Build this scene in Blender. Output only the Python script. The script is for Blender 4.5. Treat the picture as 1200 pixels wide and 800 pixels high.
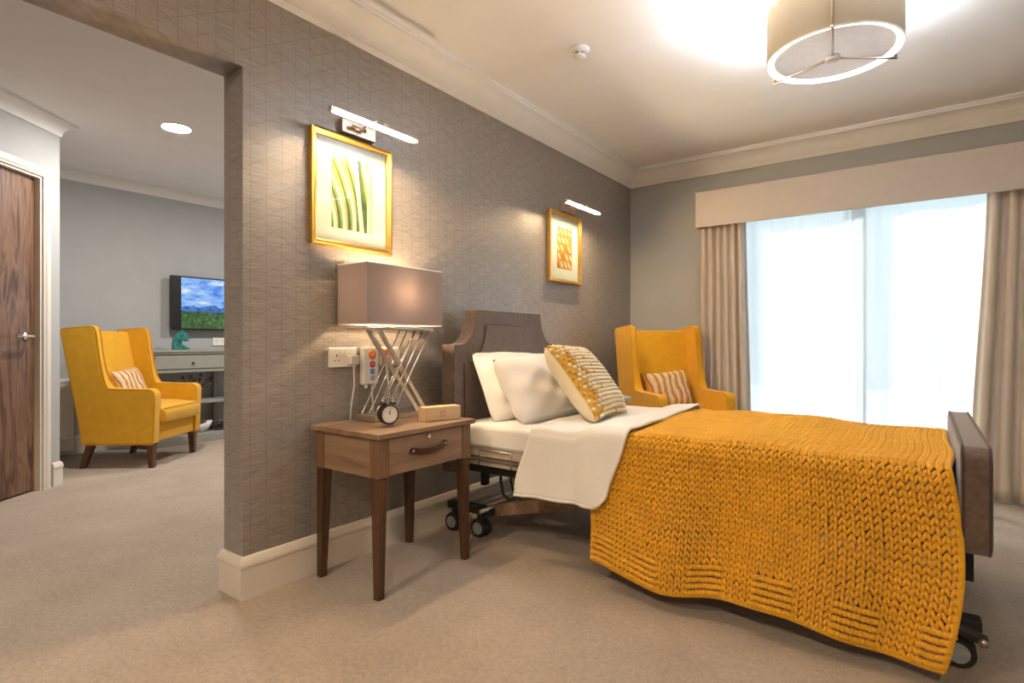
import bpy, bmesh, math, random
import numpy as np
from mathutils import Vector, Matrix
random.seed(7)
PI = math.pi
S = bpy.context.scene
COL = S.collection
for o in list(bpy.data.objects):
    bpy.data.objects.remove(o)

# ------------------------------------------------------------------ camera, sky, exposure
cam_d = bpy.data.cameras.new('camera'); cam = bpy.data.objects.new('camera', cam_d); COL.objects.link(cam)
cam_d.sensor_width = 36.0; cam_d.lens = 36.0 * 654 / 1200; cam_d.clip_start = 0.05
cam.location = (2.13, 0.0, 1.0)
cam.rotation_euler = (PI / 2, 0, math.radians(36.4))
S.camera = cam
S.view_settings.view_transform = 'Standard'; S.view_settings.look = 'None'
S.view_settings.gamma = 1.0; S.view_settings.use_curve_mapping = False
S.view_settings.exposure = 1.2
S.cycles.caustics_reflective = False; S.cycles.caustics_refractive = False

W = bpy.data.worlds.new('daylight'); S.world = W; W.use_nodes = True
bg = W.node_tree.nodes['Background']
bg.inputs[0].default_value = (0.76, 0.90, 1.0, 1); bg.inputs[1].default_value = 0.66
sun_d = bpy.data.lights.new('sun', 'SUN'); sun_d.energy = 2.6; sun_d.angle = math.radians(3); sun_d.color = (1.0, 0.99, 0.97)
sun = bpy.data.objects.new('sun', sun_d); COL.objects.link(sun)
sun.rotation_euler = Vector((0.62, -0.52, -0.58)).to_track_quat('-Z', 'Y').to_euler()


def portal(name, loc, rot, sx, sy):
    l = bpy.data.lights.new(name, 'AREA'); l.shape = 'RECTANGLE'; l.size = sx; l.size_y = sy
    l.cycles.is_portal = True
    o = bpy.data.objects.new(name, l); COL.objects.link(o); o.location = loc; o.rotation_euler = rot


portal('window_daylight_portal', (1.75, 4.87, 1.08), (-PI / 2, 0, 0), 1.75, 2.0)
portal('lounge_window_daylight_portal', (-2.2, 4.87, 1.5), (-PI / 2, 0, 0), 2.0, 1.25)

LAMP_DOWN = 250.0     # recessed downlights, the added unseen ones too
LAMP_PENDANT = 530.0
LAMP_PICTURE = 520.0
LAMP_TABLE = 240.0


# ------------------------------------------------------------------ materials
def _m(name):
    m = bpy.data.materials.new(name); m.use_nodes = True
    nt = m.node_tree
    return m, nt, nt.nodes['Principled BSDF'], nt.nodes.new, nt.links.new


def ramp(nt, fac, stops, interp='LINEAR'):
    r = nt.nodes.new('ShaderNodeValToRGB'); r.color_ramp.interpolation = interp
    e = r.color_ramp.elements
    while len(e) < len(stops):
        e.new(0.5)
    for k, (p, c) in enumerate(stops):
        e[k].position = p; e[k].color = (*c, 1)
    nt.links.new(fac, r.inputs[0])
    return r.outputs[0]


def coords(nt, scale=(1, 1, 1), kind='Object', rot=(0, 0, 0)):
    t = nt.nodes.new('ShaderNodeTexCoord'); mp = nt.nodes.new('ShaderNodeMapping')
    mp.inputs['Scale'].default_value = scale; mp.inputs['Rotation'].default_value = rot
    nt.links.new(t.outputs[kind], mp.inputs[0])
    return mp.outputs[0]


def noise(nt, vec, scale, detail=3, rough=0.5, dist=0):
    n = nt.nodes.new('ShaderNodeTexNoise'); n.inputs['Scale'].default_value = scale
    n.inputs['Detail'].default_value = detail; n.inputs['Roughness'].default_value = rough
    n.inputs['Distortion'].default_value = dist
    nt.links.new(vec, n.inputs['Vector'])
    return n.outputs['Fac']


def bump(nt, b, h, strength, dist=0.002):
    n = nt.nodes.new('ShaderNodeBump'); n.inputs['Strength'].default_value = strength; n.inputs['Distance'].default_value = dist
    nt.links.new(h, n.inputs['Height']); nt.links.new(n.outputs[0], b.inputs['Normal'])


def vmath(nt, op, a, b=None, c=None):
    n = nt.nodes.new('ShaderNodeMath'); n.operation = op
    for k, v in enumerate((a, b, c)):
        if v is None: continue
        if isinstance(v, (int, float)): n.inputs[k].default_value = v
        else: nt.links.new(v, n.inputs[k])
    return n.outputs[0]


def plain(name, col, rough=0.6, metal=0.0, spec=0.5, emit=None, estr=0.0, var=0.06, nscale=40.0, bmp=0.0):
    m, nt, b, N, L = _m(name)
    n = noise(nt, coords(nt), nscale)
    L(ramp(nt, n, [(0.3, tuple(c * (1 - var) for c in col)), (0.7, tuple(min(1, c * (1 + var)) for c in col))]), b.inputs['Base Color'])
    b.inputs['Roughness'].default_value = rough; b.inputs['Metallic'].default_value = metal
    b.inputs['Specular IOR Level'].default_value = spec
    if bmp: bump(nt, b, n, bmp)
    if emit:
        b.inputs['Emission Color'].default_value = (*emit, 1); b.inputs['Emission Strength'].default_value = estr
    return m


def fabric(name, col, scale=320.0, var=0.18, rough=0.9, bmp=0.35, sheen=0.25):
    m, nt, b, N, L = _m(name)
    v = coords(nt)
    n1 = noise(nt, v, scale, 2); n2 = noise(nt, v, 14, 3)
    mix = vmath(nt, 'ADD', vmath(nt, 'MULTIPLY', n1, 0.7), vmath(nt, 'MULTIPLY', n2, 0.3))
    L(ramp(nt, mix, [(0.3, tuple(c * (1 - var) for c in col)), (0.7, tuple(min(1, c * (1 + var)) for c in col))]), b.inputs['Base Color'])
    b.inputs['Roughness'].default_value = rough; b.inputs['Specular IOR Level'].default_value = 0.2
    b.inputs['Sheen Weight'].default_value = sheen
    bump(nt, b, n1, bmp, 0.0015)
    return m


def wood(name, c1, c2, c3, axis='Z', scale=1.0, rough=0.45, bands=9.0, dist=5.0):
    m, nt, b, N, L = _m(name)
    st = {'Z': (1, 1, 0.09), 'Y': (1, 0.09, 1), 'X': (0.09, 1, 1)}[axis]
    v = coords(nt, tuple(scale * k for k in st))
    n0 = noise(nt, v, bands, 4, 0.6, dist * 0.2)
    n1 = noise(nt, v, bands * 14, 3, 0.6)
    f = vmath(nt, 'ADD', vmath(nt, 'MULTIPLY', vmath(nt, 'PINGPONG', vmath(nt, 'MULTIPLY', n0, dist), 1.0), 0.65), vmath(nt, 'MULTIPLY', n1, 0.35))
    L(ramp(nt, f, [(0.15, c1), (0.5, c2), (0.85, c3)]), b.inputs['Base Color'])
    b.inputs['Roughness'].default_value = rough
    bump(nt, b, n1, 0.12, 0.001)
    return m


def emitter(name, col, strength):
    m, nt, b, N, L = _m(name)
    b.inputs['Base Color'].default_value = (*col, 1)
    b.inputs['Emission Color'].default_value = (*col, 1); b.inputs['Emission Strength'].default_value = strength
    return m


def translucent(name, col, tr, transp=0.0, bumpscale=400, shut=1.25):
    """diffuse + translucent cloth with an optional open-weave transparent share"""
    m, nt, b, N, L = _m(name)
    nt.nodes.remove(b); out = nt.nodes['Material Output']
    d = N('ShaderNodeBsdfDiffuse'); t = N('ShaderNodeBsdfTranslucent')
    n = noise(nt, coords(nt), bumpscale, 2)
    c = ramp(nt, n, [(0.3, tuple(k * 0.93 for k in col)), (0.7, col)])
    L(c, d.inputs[0]); L(c, t.inputs[0])
    mx = N('ShaderNodeMixShader'); mx.inputs[0].default_value = tr
    L(d.outputs[0], mx.inputs[1]); L(t.outputs[0], mx.inputs[2])
    if transp:
        tp = N('ShaderNodeBsdfTransparent'); m2 = N('ShaderNodeMixShader')
        lw = N('ShaderNodeLayerWeight'); lw.inputs[0].default_value = 0.5      # an open weave closes up where a fold turns edge-on
        L(vmath(nt, 'MULTIPLY_ADD', lw.outputs['Facing'], -transp * shut, transp * (shut + 0.05)), m2.inputs[0])
        L(mx.outputs[0], m2.inputs[1]); L(tp.outputs[0], m2.inputs[2]); L(m2.outputs[0], out.inputs[0])
    else:
        L(mx.outputs[0], out.inputs[0])
    return m


def pane_glass(name):
    m, nt, b, N, L = _m(name)
    nt.nodes.remove(b); out = nt.nodes['Material Output']
    tp = N('ShaderNodeBsdfTransparent'); tp.inputs[0].default_value = (0.95, 0.98, 0.97, 1)
    g = N('ShaderNodeBsdfGlossy'); g.inputs['Roughness'].default_value = 0.02
    mx = N('ShaderNodeMixShader'); mx.inputs[0].default_value = 0.05
    L(tp.outputs[0], mx.inputs[1]); L(g.outputs[0], mx.inputs[2]); L(mx.outputs[0], out.inputs[0])
    return m


def mat_wallpaper():
    m, nt, b, N, L = _m('taupe geometric wallpaper')
    tc = N('ShaderNodeTexCoord'); sp = N('ShaderNodeSeparateXYZ'); L(tc.outputs['Object'], sp.inputs[0])
    # along-wall coordinate works on the face, the end and the soffit alike
    u = vmath(nt, 'ADD', sp.outputs[1], vmath(nt, 'MULTIPLY', sp.outputs[0], 1.0)); z = sp.outputs[2]
    grain = noise(nt, coords(nt, (9, 9, 260)), 1.0, 3, 0.6)
    tone = noise(nt, coords(nt, (1, 1, 1)), 2.2, 2)
    gap = noise(nt, coords(nt, (1, 1, 1)), 7.0, 1)

    def line(t, w):
        f = vmath(nt, 'FRACT', t)
        a = vmath(nt, 'ABSOLUTE', vmath(nt, 'SUBTRACT', f, 0.5))
        return vmath(nt, 'SMOOTH_MAX', vmath(nt, 'MULTIPLY_ADD', a, -1.0 / w, 1.0), 0.0, 0.05)
    P = 0.066
    l1 = line(vmath(nt, 'DIVIDE', u, P), 0.06)
    l2 = line(vmath(nt, 'DIVIDE', vmath(nt, 'MULTIPLY_ADD', u, 0.577, z), P * 1.155), 0.06)
    l3 = line(vmath(nt, 'DIVIDE', vmath(nt, 'MULTIPLY_ADD', u, -0.577, z), P * 1.155), 0.06)
    g2 = vmath(nt, 'GREATER_THAN', gap, 0.47); g3 = vmath(nt, 'LESS_THAN', gap, 0.55)
    ln = vmath(nt, 'MAXIMUM', l1, vmath(nt, 'MAXIMUM', vmath(nt, 'MULTIPLY', l2, g2), vmath(nt, 'MULTIPLY', l3, g3)))
    base = ramp(nt, vmath(nt, 'ADD', vmath(nt, 'MULTIPLY', grain, 0.85), vmath(nt, 'MULTIPLY', tone, 0.15)),
                [(0.3, (0.17, 0.148, 0.134)), (0.52, (0.275, 0.246, 0.226)), (0.72, (0.37, 0.335, 0.31))])
    mx = N('ShaderNodeMix'); mx.data_type = 'RGBA'
    L(vmath(nt, 'MULTIPLY', ln, 0.4), mx.inputs[0]); L(base, mx.inputs[6]); mx.inputs[7].default_value = (0.085, 0.07, 0.06, 1)
    L(mx.outputs[2], b.inputs['Base Color'])
    b.inputs['Roughness'].default_value = 0.38; b.inputs['Specular IOR Level'].default_value = 1.0
    b.inputs['Coat Weight'].default_value = 0.6; b.inputs['Coat Roughness'].default_value = 0.36
    bump(nt, b, vmath(nt, 'SUBTRACT', grain, vmath(nt, 'MULTIPLY', ln, 0.6)), 0.35, 0.0015)
    return m


def mat_carpet():
    m, nt, b, N, L = _m('beige twist pile carpet')
    v = coords(nt)
    n1 = noise(nt, v, 210, 3, 0.7); n2 = noise(nt, v, 3.0, 3, 0.6); n3 = noise(nt, v, 55, 2)
    f = vmath(nt, 'ADD', vmath(nt, 'MULTIPLY', n1, 0.5), vmath(nt, 'ADD', vmath(nt, 'MULTIPLY', n2, 0.25), vmath(nt, 'MULTIPLY', n3, 0.25)))
    L(ramp(nt, f, [(0.33, (0.27, 0.218, 0.172)), (0.5, (0.415, 0.34, 0.272)), (0.67, (0.56, 0.47, 0.385))]), b.inputs['Base Color'])
    b.inputs['Roughness'].default_value = 0.95; b.inputs['Specular IOR Level'].default_value = 0.1
    b.inputs['Sheen Weight'].default_value = 0.2
    bump(nt, b, vmath(nt, 'ADD', n1, vmath(nt, 'MULTIPLY', n3, 0.6)), 0.8, 0.006)
    return m


def mat_stripes():
    m, nt, b, N, L = _m('striped cushion weave')
    v = coords(nt)
    tc = N('ShaderNodeSeparateXYZ'); L(v, tc.inputs[0])
    n = noise(nt, coords(nt, (1, 1, 1)), 9.0, 2)
    t = vmath(nt, 'FRACT', vmath(nt, 'ADD', vmath(nt, 'MULTIPLY', tc.outputs[0], 17.0), vmath(nt, 'MULTIPLY', n, 1.1)))
    L(ramp(nt, t, [(0.0, (0.66, 0.59, 0.49)), (0.3, (0.66, 0.59, 0.49)), (0.34, (0.66, 0.30, 0.03)), (0.62, (0.66, 0.30, 0.03)),
                   (0.66, (0.22, 0.075, 0.03)), (0.76, (0.22, 0.075, 0.03)), (0.8, (0.60, 0.50, 0.36)), (0.9, (0.72, 0.36, 0.05))], 'CONSTANT'), b.inputs['Base Color'])
    b.inputs['Roughness'].default_value = 0.85
    bump(nt, b, noise(nt, v, 300, 2), 0.3, 0.0015)
    return m


def mat_tv():
    m, nt, b, N, L = _m('television landscape picture')
    v = coords(nt); sp = N('ShaderNodeSeparateXYZ'); L(v, sp.inputs[0])
    y = sp.outputs[1]; z = sp.outputs[2]
    ridge = noise(nt, coords(nt, (0, 1, 0)), 7.0, 5, 0.6)
    cloud = noise(nt, coords(nt, (1, 2.2, 7)), 2.5, 5, 0.6)
    sky = ramp(nt, cloud, [(0.35, (0.05, 0.2, 0.72)), (0.55, (0.3, 0.52, 0.9)), (0.72, (0.9, 0.88, 0.95))])
    veg = ramp(nt, noise(nt, v, 34, 4, 0.7), [(0.35, (0.012, 0.035, 0.015)), (0.6, (0.07, 0.16, 0.05)), (0.75, (0.25, 0.38, 0.16))])
    mnt = ramp(nt, noise(nt, v, 18, 4), [(0.3, (0.015, 0.07, 0.3)), (0.7, (0.08, 0.25, 0.6))])
    top = vmath(nt, 'ADD', vmath(nt, 'MULTIPLY', ridge, 0.16), 0.165)
    inm = vmath(nt, 'LESS_THAN', z, top)
    inv = vmath(nt, 'LESS_THAN', z, vmath(nt, 'ADD', vmath(nt, 'MULTIPLY', ridge, -0.05), 0.215))
    m1 = N('ShaderNodeMix'); m1.data_type = 'RGBA'; L(inm, m1.inputs[0]); L(sky, m1.inputs[6]); L(mnt, m1.inputs[7])
    m2 = N('ShaderNodeMix'); m2.data_type = 'RGBA'; L(inv, m2.inputs[0]); L(m1.outputs[2], m2.inputs[6]); L(veg, m2.inputs[7])
    b.inputs['Base Color'].default_value = (0.01, 0.01, 0.01, 1); b.inputs['Roughness'].default_value = 0.2
    L(m2.outputs[2], b.inputs['Emission Color']); b.inputs['Emission Strength'].default_value = 0.45
    return m


M = dict(
    wallpaper=mat_wallpaper(), carpet=mat_carpet(), stripes=mat_stripes(), tv=mat_tv(),
    paint=plain('soft grey wall paint', (0.43, 0.44, 0.445), 0.85, spec=0.25, var=0.02, nscale=6, bmp=0.02),
    ceiling=plain('white ceiling paint', (0.86, 0.86, 0.88), 0.9, spec=0.2, var=0.015, nscale=5),
    gloss=plain('cream white gloss trim', (0.74, 0.69, 0.62), 0.4, var=0.02, nscale=8),
    cornice=plain('white cornice paint', (0.80, 0.79, 0.78), 0.7, var=0.02, nscale=8),
    walnut=wood('walnut door veneer', (0.05, 0.024, 0.015), (0.14, 0.07, 0.042), (0.24, 0.135, 0.085), 'Z', 1.0, 0.3, 16.0, 6.0),
    lipping=plain('pale door lipping', (0.50, 0.31, 0.17), 0.5),
    oak=wood('brown oak', (0.18, 0.105, 0.062), (0.28, 0.178, 0.11), (0.38, 0.255, 0.17), 'Y', 1.0, 0.42, 16.0, 3.0),
    oakx=wood('brown oak side', (0.15, 0.088, 0.052), (0.235, 0.15, 0.093), (0.32, 0.215, 0.143), 'X', 1.0, 0.42, 16.0, 3.0),
    oakpost=wood('brown oak post', (0.10, 0.048, 0.024), (0.155, 0.08, 0.042), (0.21, 0.115, 0.064), 'Z', 1.0, 0.42, 20.0, 2.0),
    oakleg=wood('dark brown oak leg', (0.042, 0.018, 0.009), (0.075, 0.033, 0.015), (0.11, 0.052, 0.025), 'Z', 1.0, 0.42, 20.0, 3.0),
    darkleg=wood('dark brown chair leg wood', (0.05, 0.02, 0.010), (0.10, 0.042, 0.02), (0.15, 0.07, 0.036), 'Z', 1.0, 0.4, 20.0, 3.0),
    palewood=wood('pale beech', (0.50, 0.33, 0.18), (0.60, 0.42, 0.25), (0.68, 0.50, 0.32), 'Y', 1.0, 0.5, 14.0, 2.0),
    yellow=fabric('mustard yellow upholstery', (0.70, 0.36, 0.012)),
    piping=fabric('mustard piping', (0.60, 0.27, 0.010)),
    yarn=fabric('mustard chunky yarn', (0.76, 0.385, 0.018), 420.0, 0.25, 0.9, 0.7),
    white=fabric('white cotton', (0.80, 0.785, 0.775), 260.0, 0.04, 0.9, 0.12, 0.1),
    cream=fabric('cream wool', (0.80, 0.71, 0.53), 420.0, 0.12, 0.95, 0.5),
    bobyel=fabric('ochre wool', (0.66, 0.38, 0.06), 420.0, 0.2, 0.95, 0.5),
    suede=fabric('brown suede', (0.115, 0.078, 0.062), 60.0, 0.3, 0.75, 0.15, 0.5),
    suedepipe=fabric('dark brown suede piping', (0.06, 0.038, 0.03), 60.0, 0.2, 0.8, 0.1, 0.3),
    ticking=fabric('beige mattress ticking', (0.50, 0.43, 0.36), 200.0, 0.08),
    drape=fabric('oatmeal curtain cloth', (0.60, 0.53, 0.465), 350.0, 0.08, 0.85, 0.2),
    pelmet=fabric('oatmeal pelmet cloth', (0.58, 0.53, 0.49), 350.0, 0.05, 0.85, 0.15),
    sheer=translucent('white voile', (0.90, 0.95, 1.0), 0.62, 0.26, 500),
    shade=translucent('mauve grey lampshade cloth', (0.38, 0.325, 0.315), 0.3, 0, 500),
    drum=translucent('tan linen lampshade cloth', (0.60, 0.49, 0.345), 0.30, 0, 300),
    lining=plain('white shade lining', (0.88, 0.87, 0.85), 0.7),
    diffuser=translucent('opal diffuser', (0.60, 0.57, 0.55), 0.13, 0, 50),
    chrome=plain('polished chrome', (0.82, 0.78, 0.74), 0.12, 1.0, var=0.01),
    steel=plain('brushed steel', (0.60, 0.58, 0.55), 0.32, 1.0, var=0.03),
    nickel=plain('satin nickel', (0.66, 0.58, 0.50), 0.3, 1.0, var=0.03),
    gold=plain('gilt picture frame', (0.80, 0.50, 0.13), 0.28, 1.0, var=0.08),
    mat=plain('white picture mount', (0.62, 0.61, 0.585), 0.9, var=0.01),
    plastic=plain('white plastic', (0.82, 0.79, 0.74), 0.35, var=0.01),
    plasticw=plain('bright white plastic', (0.85, 0.85, 0.86), 0.35, var=0.01),
    clear=plain('clear frosted plastic', (0.70, 0.66, 0.60), 0.15, var=0.02),
    black=plain('black plastic', (0.012, 0.012, 0.013), 0.35, var=0.1),
    rubber=plain('black rubber', (0.02, 0.02, 0.021), 0.7, var=0.1),
    grey=plain('grey plastic', (0.36, 0.38, 0.40), 0.45),
    dial=plain('white clock dial', (0.85, 0.85, 0.84), 0.4, var=0.01),
    leather=plain('oxblood leather', (0.055, 0.014, 0.012), 0.35, var=0.2, nscale=120, bmp=0.1),
    orange=plain('orange button', (0.90, 0.25, 0.03), 0.4), red=plain('red button', (0.75, 0.06, 0.05), 0.4),
    blue=plain('blue button', (0.05, 0.22, 0.62), 0.4),
    console=plain('grey green painted wood', (0.30, 0.30, 0.265), 0.55, var=0.04, nscale=12),
    teal=plain('teal glazed ceramic', (0.03, 0.21, 0.19), 0.18, var=0.35, nscale=18),
    twig=plain('dried brown twig', (0.055, 0.036, 0.026), 0.8, var=0.3),
    seed=plain('bronze dried seed head', (0.12, 0.075, 0.05), 0.6, var=0.4),
    glass=pane_glass('window pane'), upvc=plain('white window frame', (0.75, 0.77, 0.79), 0.4, var=0.01),
    patio=plain('pale patio paving', (0.75, 0.75, 0.74), 0.9, var=0.1),
    bulb=emitter('warm lamp glass', (1.0, 0.72, 0.42), LAMP_TABLE),
    pbulb=emitter('warm pendant lamp glass', (0.88, 0.95, 1.0), LAMP_PENDANT),
    tube=emitter('warm light strip', (1.0, 0.70, 0.38), LAMP_PICTURE),
    led=emitter('downlight lens', (1.0, 0.78, 0.55), LAMP_DOWN),
    ledw=emitter('neutral downlight lens', (1.0, 0.93, 0.85), LAMP_DOWN * 0.95),
)


# ------------------------------------------------------------------ mesh helpers
class MB:
    def __init__(s):
        s.v, s.f, s.mi, s.cur = [], [], [], 0

    def add(s, vs, fs):
        o = len(s.v); s.v += [tuple(p) for p in vs]
        for f in fs:
            s.f.append(tuple(o + k for k in f)); s.mi.append(s.cur)
        return s

    def box(s, a, b, taper=None):
        (x0, y0, z0), (x1, y1, z1) = a, b
        vs = [(x0, y0, z0), (x1, y0, z0), (x1, y1, z0), (x0, y1, z0), (x0, y0, z1), (x1, y0, z1), (x1, y1, z1), (x0, y1, z1)]
        return s.add(vs, [(0, 3, 2, 1), (4, 5, 6, 7), (0, 1, 5, 4), (1, 2, 6, 5), (2, 3, 7, 6), (3, 0, 4, 7)])

    def hexa(s, lo, hi):
        """frustum from two rings of four points"""
        return s.add(list(lo) + list(hi), [(3, 2, 1, 0), (4, 5, 6, 7), (0, 1, 5, 4), (1, 2, 6, 5), (2, 3, 7, 6), (3, 0, 4, 7)])

    def prism(s, poly, fn, t0, t1):
        """poly of 2d points, fn(a, b, t) -> xyz"""
        n = len(poly)
        vs = [fn(a, b, t0) for a, b in poly] + [fn(a, b, t1) for a, b in poly]
        fs = [tuple(range(n))[::-1], tuple(range(n, 2 * n))] + [(k, (k + 1) % n, n + (k + 1) % n, n + k) for k in range(n)]
        return s.add(vs, fs)

    def tube(s, pts, r, n=8, cap=True, r2=None):
        pts = [Vector(p) for p in pts]; m = len(pts); vs = []
        up = None
        for k, p in enumerate(pts):
            d = (pts[min(k + 1, m - 1)] - pts[max(k - 1, 0)]).normalized()
            if up is None:
                up = Vector((0, 0, 1)) if abs(d.z) < 0.9 else Vector((1, 0, 0))
            a = (up - d * up.dot(d)).normalized(); b = d.cross(a); up = a
            rr = r if r2 is None else r + (r2 - r) * k / (m - 1)
            for q in range(n):
                w = 2 * PI * q / n + PI / n
                vs.append(p + a * math.cos(w) * rr + b * math.sin(w) * rr)
        fs = []
        for k in range(m - 1):
            for q in range(n):
                fs.append((k * n + q, k * n + (q + 1) % n, (k + 1) * n + (q + 1) % n, (k + 1) * n + q))
        if cap:
            fs.append(tuple(range(n))[::-1]); fs.append(tuple(range((m - 1) * n, m * n)))
        return s.add(vs, fs)

    def loop(s, pts, r, n=6):
        pts = [Vector(p) for p in pts]; m = len(pts); vs = []
        for k, p in enumerate(pts):
            d = (pts[(k + 1) % m] - pts[k - 1]).normalized()
            up = Vector((0.31, 0.22, 0.92)).normalized()
            if abs(d.dot(up)) > 0.95: up = Vector((0.9, 0.3, 0.1)).normalized()
            a = (up - d * up.dot(d)).normalized(); b = d.cross(a)
            for q in range(n):
                w = 2 * PI * q / n
                vs.append(p + a * math.cos(w) * r + b * math.sin(w) * r)
        fs = [(k * n + q, k * n + (q + 1) % n, ((k + 1) % m) * n + (q + 1) % n, ((k + 1) % m) * n + q) for k in range(m) for q in range(n)]
        return s.add(vs, fs)

    def lathe(s, prof, c=(0, 0, 0), n=24, axis='Z', cap=True):
        vs = []
        for r, h in prof:
            for q in range(n):
                w = 2 * PI * q / n; a, b = r * math.cos(w), r * math.sin(w)
                p = {'Z': (a, b, h), 'X': (h, a, b), 'Y': (b, h, a)}[axis]
                vs.append((c[0] + p[0], c[1] + p[1], c[2] + p[2]))
        m = len(prof)
        fs = [(k * n + q, k * n + (q + 1) % n, (k + 1) * n + (q + 1) % n, (k + 1) * n + q) for k in range(m - 1) for q in range(n)]
        if cap:
            fs.append(tuple(range(n))[::-1]); fs.append(tuple(range((m - 1) * n, m * n)))
        return s.add(vs, fs)

    def ball(s, c, r, n=12, m=8, sc=(1, 1, 1)):
        vs = []
        for i in range(1, m):
            t = PI * i / m
            for q in range(n):
                w = 2 * PI * q / n
                vs.append((c[0] + r * sc[0] * math.sin(t) * math.cos(w), c[1] + r * sc[1] * math.sin(t) * math.sin(w), c[2] + r * sc[2] * math.cos(t)))
        top = len(vs); vs.append((c[0], c[1], c[2] + r * sc[2])); vs.append((c[0], c[1], c[2] - r * sc[2]))
        fs = []
        for i in range(m - 2):
            for q in range(n):
                fs.append((i * n + q, (i + 1) * n + q, (i + 1) * n + (q + 1) % n, i * n + (q + 1) % n))
        for q in range(n):
            fs.append((top, q, (q + 1) % n)); fs.append((top + 1, (m - 2) * n + (q + 1) % n, (m - 2) * n + q))
        return s.add(vs, fs)

    def grid(s, fn, nu, nv, closed_u=False):
        vs = [fn(i / nu, j / nv) for i in range(nu + 1) for j in range(nv + 1)]
        fs = [(i * (nv + 1) + j, (i + 1) * (nv + 1) + j, (i + 1) * (nv + 1) + j + 1, i * (nv + 1) + j + 1) for i in range(nu) for j in range(nv)]
        return s.add(vs, fs)

    def build(s, name, mats, parent=None, smooth=False, bevel=0.0, seg=2, solid=0.0, loc=None, rot=None, sub=0):
        me = bpy.data.meshes.new(name); me.from_pydata([tuple(p) for p in s.v], [], s.f)
        for mt in (mats if isinstance(mats, (list, tuple)) else [mats]): me.materials.append(mt)
        if any(s.mi): me.polygons.foreach_set('material_index', s.mi)
        bm = bmesh.new(); bm.from_mesh(me); bmesh.ops.recalc_face_normals(bm, faces=bm.faces); bm.to_mesh(me); bm.free()
        if smooth: me.polygons.foreach_set('use_smooth', [True] * len(me.polygons))
        me.update()
        o = bpy.data.objects.new(name, me); COL.objects.link(o)
        if parent: o.parent = parent
        if loc: o.location = loc
        if rot: o.rotation_euler = rot
        if solid:
            md = o.modifiers.new('thickness', 'SOLIDIFY'); md.thickness = solid; md.offset = 0
        if bevel:
            md = o.modifiers.new('bevel', 'BEVEL'); md.width = bevel; md.segments = seg; md.limit_method = 'ANGLE'; md.angle_limit = 0.6
            if seg > 1 or True:
                me.polygons.foreach_set('use_smooth', [True] * len(me.polygons))
                md.harden_normals = True
        if sub:
            md = o.modifiers.new('subdiv', 'SUBSURF'); md.levels = sub; md.render_levels = sub
        return o


def tag(o, label, cat, group=None):
    o['label'] = label; o['category'] = cat
    if group: o['group'] = group
    return o


def thing(name, label, cat, loc=(0, 0, 0), rz=0.0, group=None, rot=None):
    o = bpy.data.objects.new(name, None); COL.objects.link(o); o.empty_display_size = 0.1
    o.location = loc; o.rotation_euler = rot or (0, 0, rz)
    return tag(o, label, cat, group)


def struct(o):
    o['kind'] = 'structure'; return o


def sweep(path, prof, closed=False):
    """sweep an (offset, z) profile along a 2d path; offset goes to the left of the path, mitred"""
    n = len(path); P = [Vector(p) for p in path]; vs = []
    for k in range(n):
        d0 = (P[k] - P[k - 1]).normalized() if k > 0 else None
        d1 = (P[k + 1] - P[k]).normalized() if k < n - 1 else None
        n0 = Vector((-d0.y, d0.x)) if d0 else None; n1 = Vector((-d1.y, d1.x)) if d1 else None
        if n0 is None: nn = n1
        elif n1 is None: nn = n0
        else:
            nn = (n0 + n1).normalized(); nn = nn / max(0.3, nn.dot(n0))
        for o, z in prof: vs.append((P[k].x + nn.x * o, P[k].y + nn.y * o, z))
    m = len(prof)
    fs = [(k * m + q, (k + 1) * m + q, (k + 1) * m + (q + 1) % m, k * m + (q + 1) % m) for k in range(n - 1) for q in range(m)]
    fs.append(tuple(range(m))); fs.append(tuple(range((n - 1) * m, n * m))[::-1])
    mb = MB(); mb.add(vs, fs); return mb


# ------------------------------------------------------------------ the setting
CZ = 2.52
XL, XR, YB, YW = -3.97, 4.3, -1.9, 4.69
struct(MB().box((XL - 0.1, YB - 0.1, -0.12), (XR + 0.1, YW + 0.16, 0)).build('floor', M['carpet']))
struct(MB().box((XL - 0.1, YB - 0.1, CZ), (XR + 0.1, YW + 0.16, CZ + 0.1)).build('ceiling', M['ceiling']))
# feature wall with its wide opening to the lounge
mb = MB()
YO, OH, WE = -0.55, 2.069, 1.125
poly = [(YB, 0), (YO, 0), (YO, OH), (WE, OH), (WE, 0), (YW, 0), (YW, CZ), (YB, CZ)]
mb.prism(poly, lambda a, b, t: (t, a, b), -0.145, 0.0)
struct(mb.build('wall_left', M['wallpaper']))
# window wall
mb = MB()
y0, y1 = YW, YW + 0.16
WX0, WX1, WZ0, WZ1 = 0.88, 2.62, 0.06, 2.08
LX0, LX1, LZ0, LZ1 = -3.2, -1.2, 0.9, 2.1
for x0, x1, z0, z1 in ((XL, LX0, 0, CZ), (LX0, LX1, 0, LZ0), (LX0, LX1, LZ1, CZ), (LX1, WX0, 0, CZ), (WX0, WX1, 0, WZ0), (WX0, WX1, WZ1, CZ), (WX1, XR, 0, CZ)):
    mb.box((x0, y0, z0), (x1, y1, z1))
struct(mb.build('wall_back', M['paint']))
struct(MB().box((XR, YB, 0), (XR + 0.1, YW + 0.16, CZ)).build('wall_right', M['paint']))
struct(MB().box((XL - 0.1, YB - 0.1, 0), (XR + 0.1, YB, CZ)).build('wall_front', M['paint']))
struct(MB().box((XL - 0.1, YB, 0), (XL, YW + 0.16, CZ)).build('wall_lounge', M['paint']))
# splayed wall that carries the walnut door
DC = Vector((-2.745, 1.268)); DD = Vector((0.629, -0.777)); DN = Vector((0.777, 0.629))


def dw(t, o, z):
    p = DC + DD * t + DN * o
    return (p.x, p.y, z)


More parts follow.
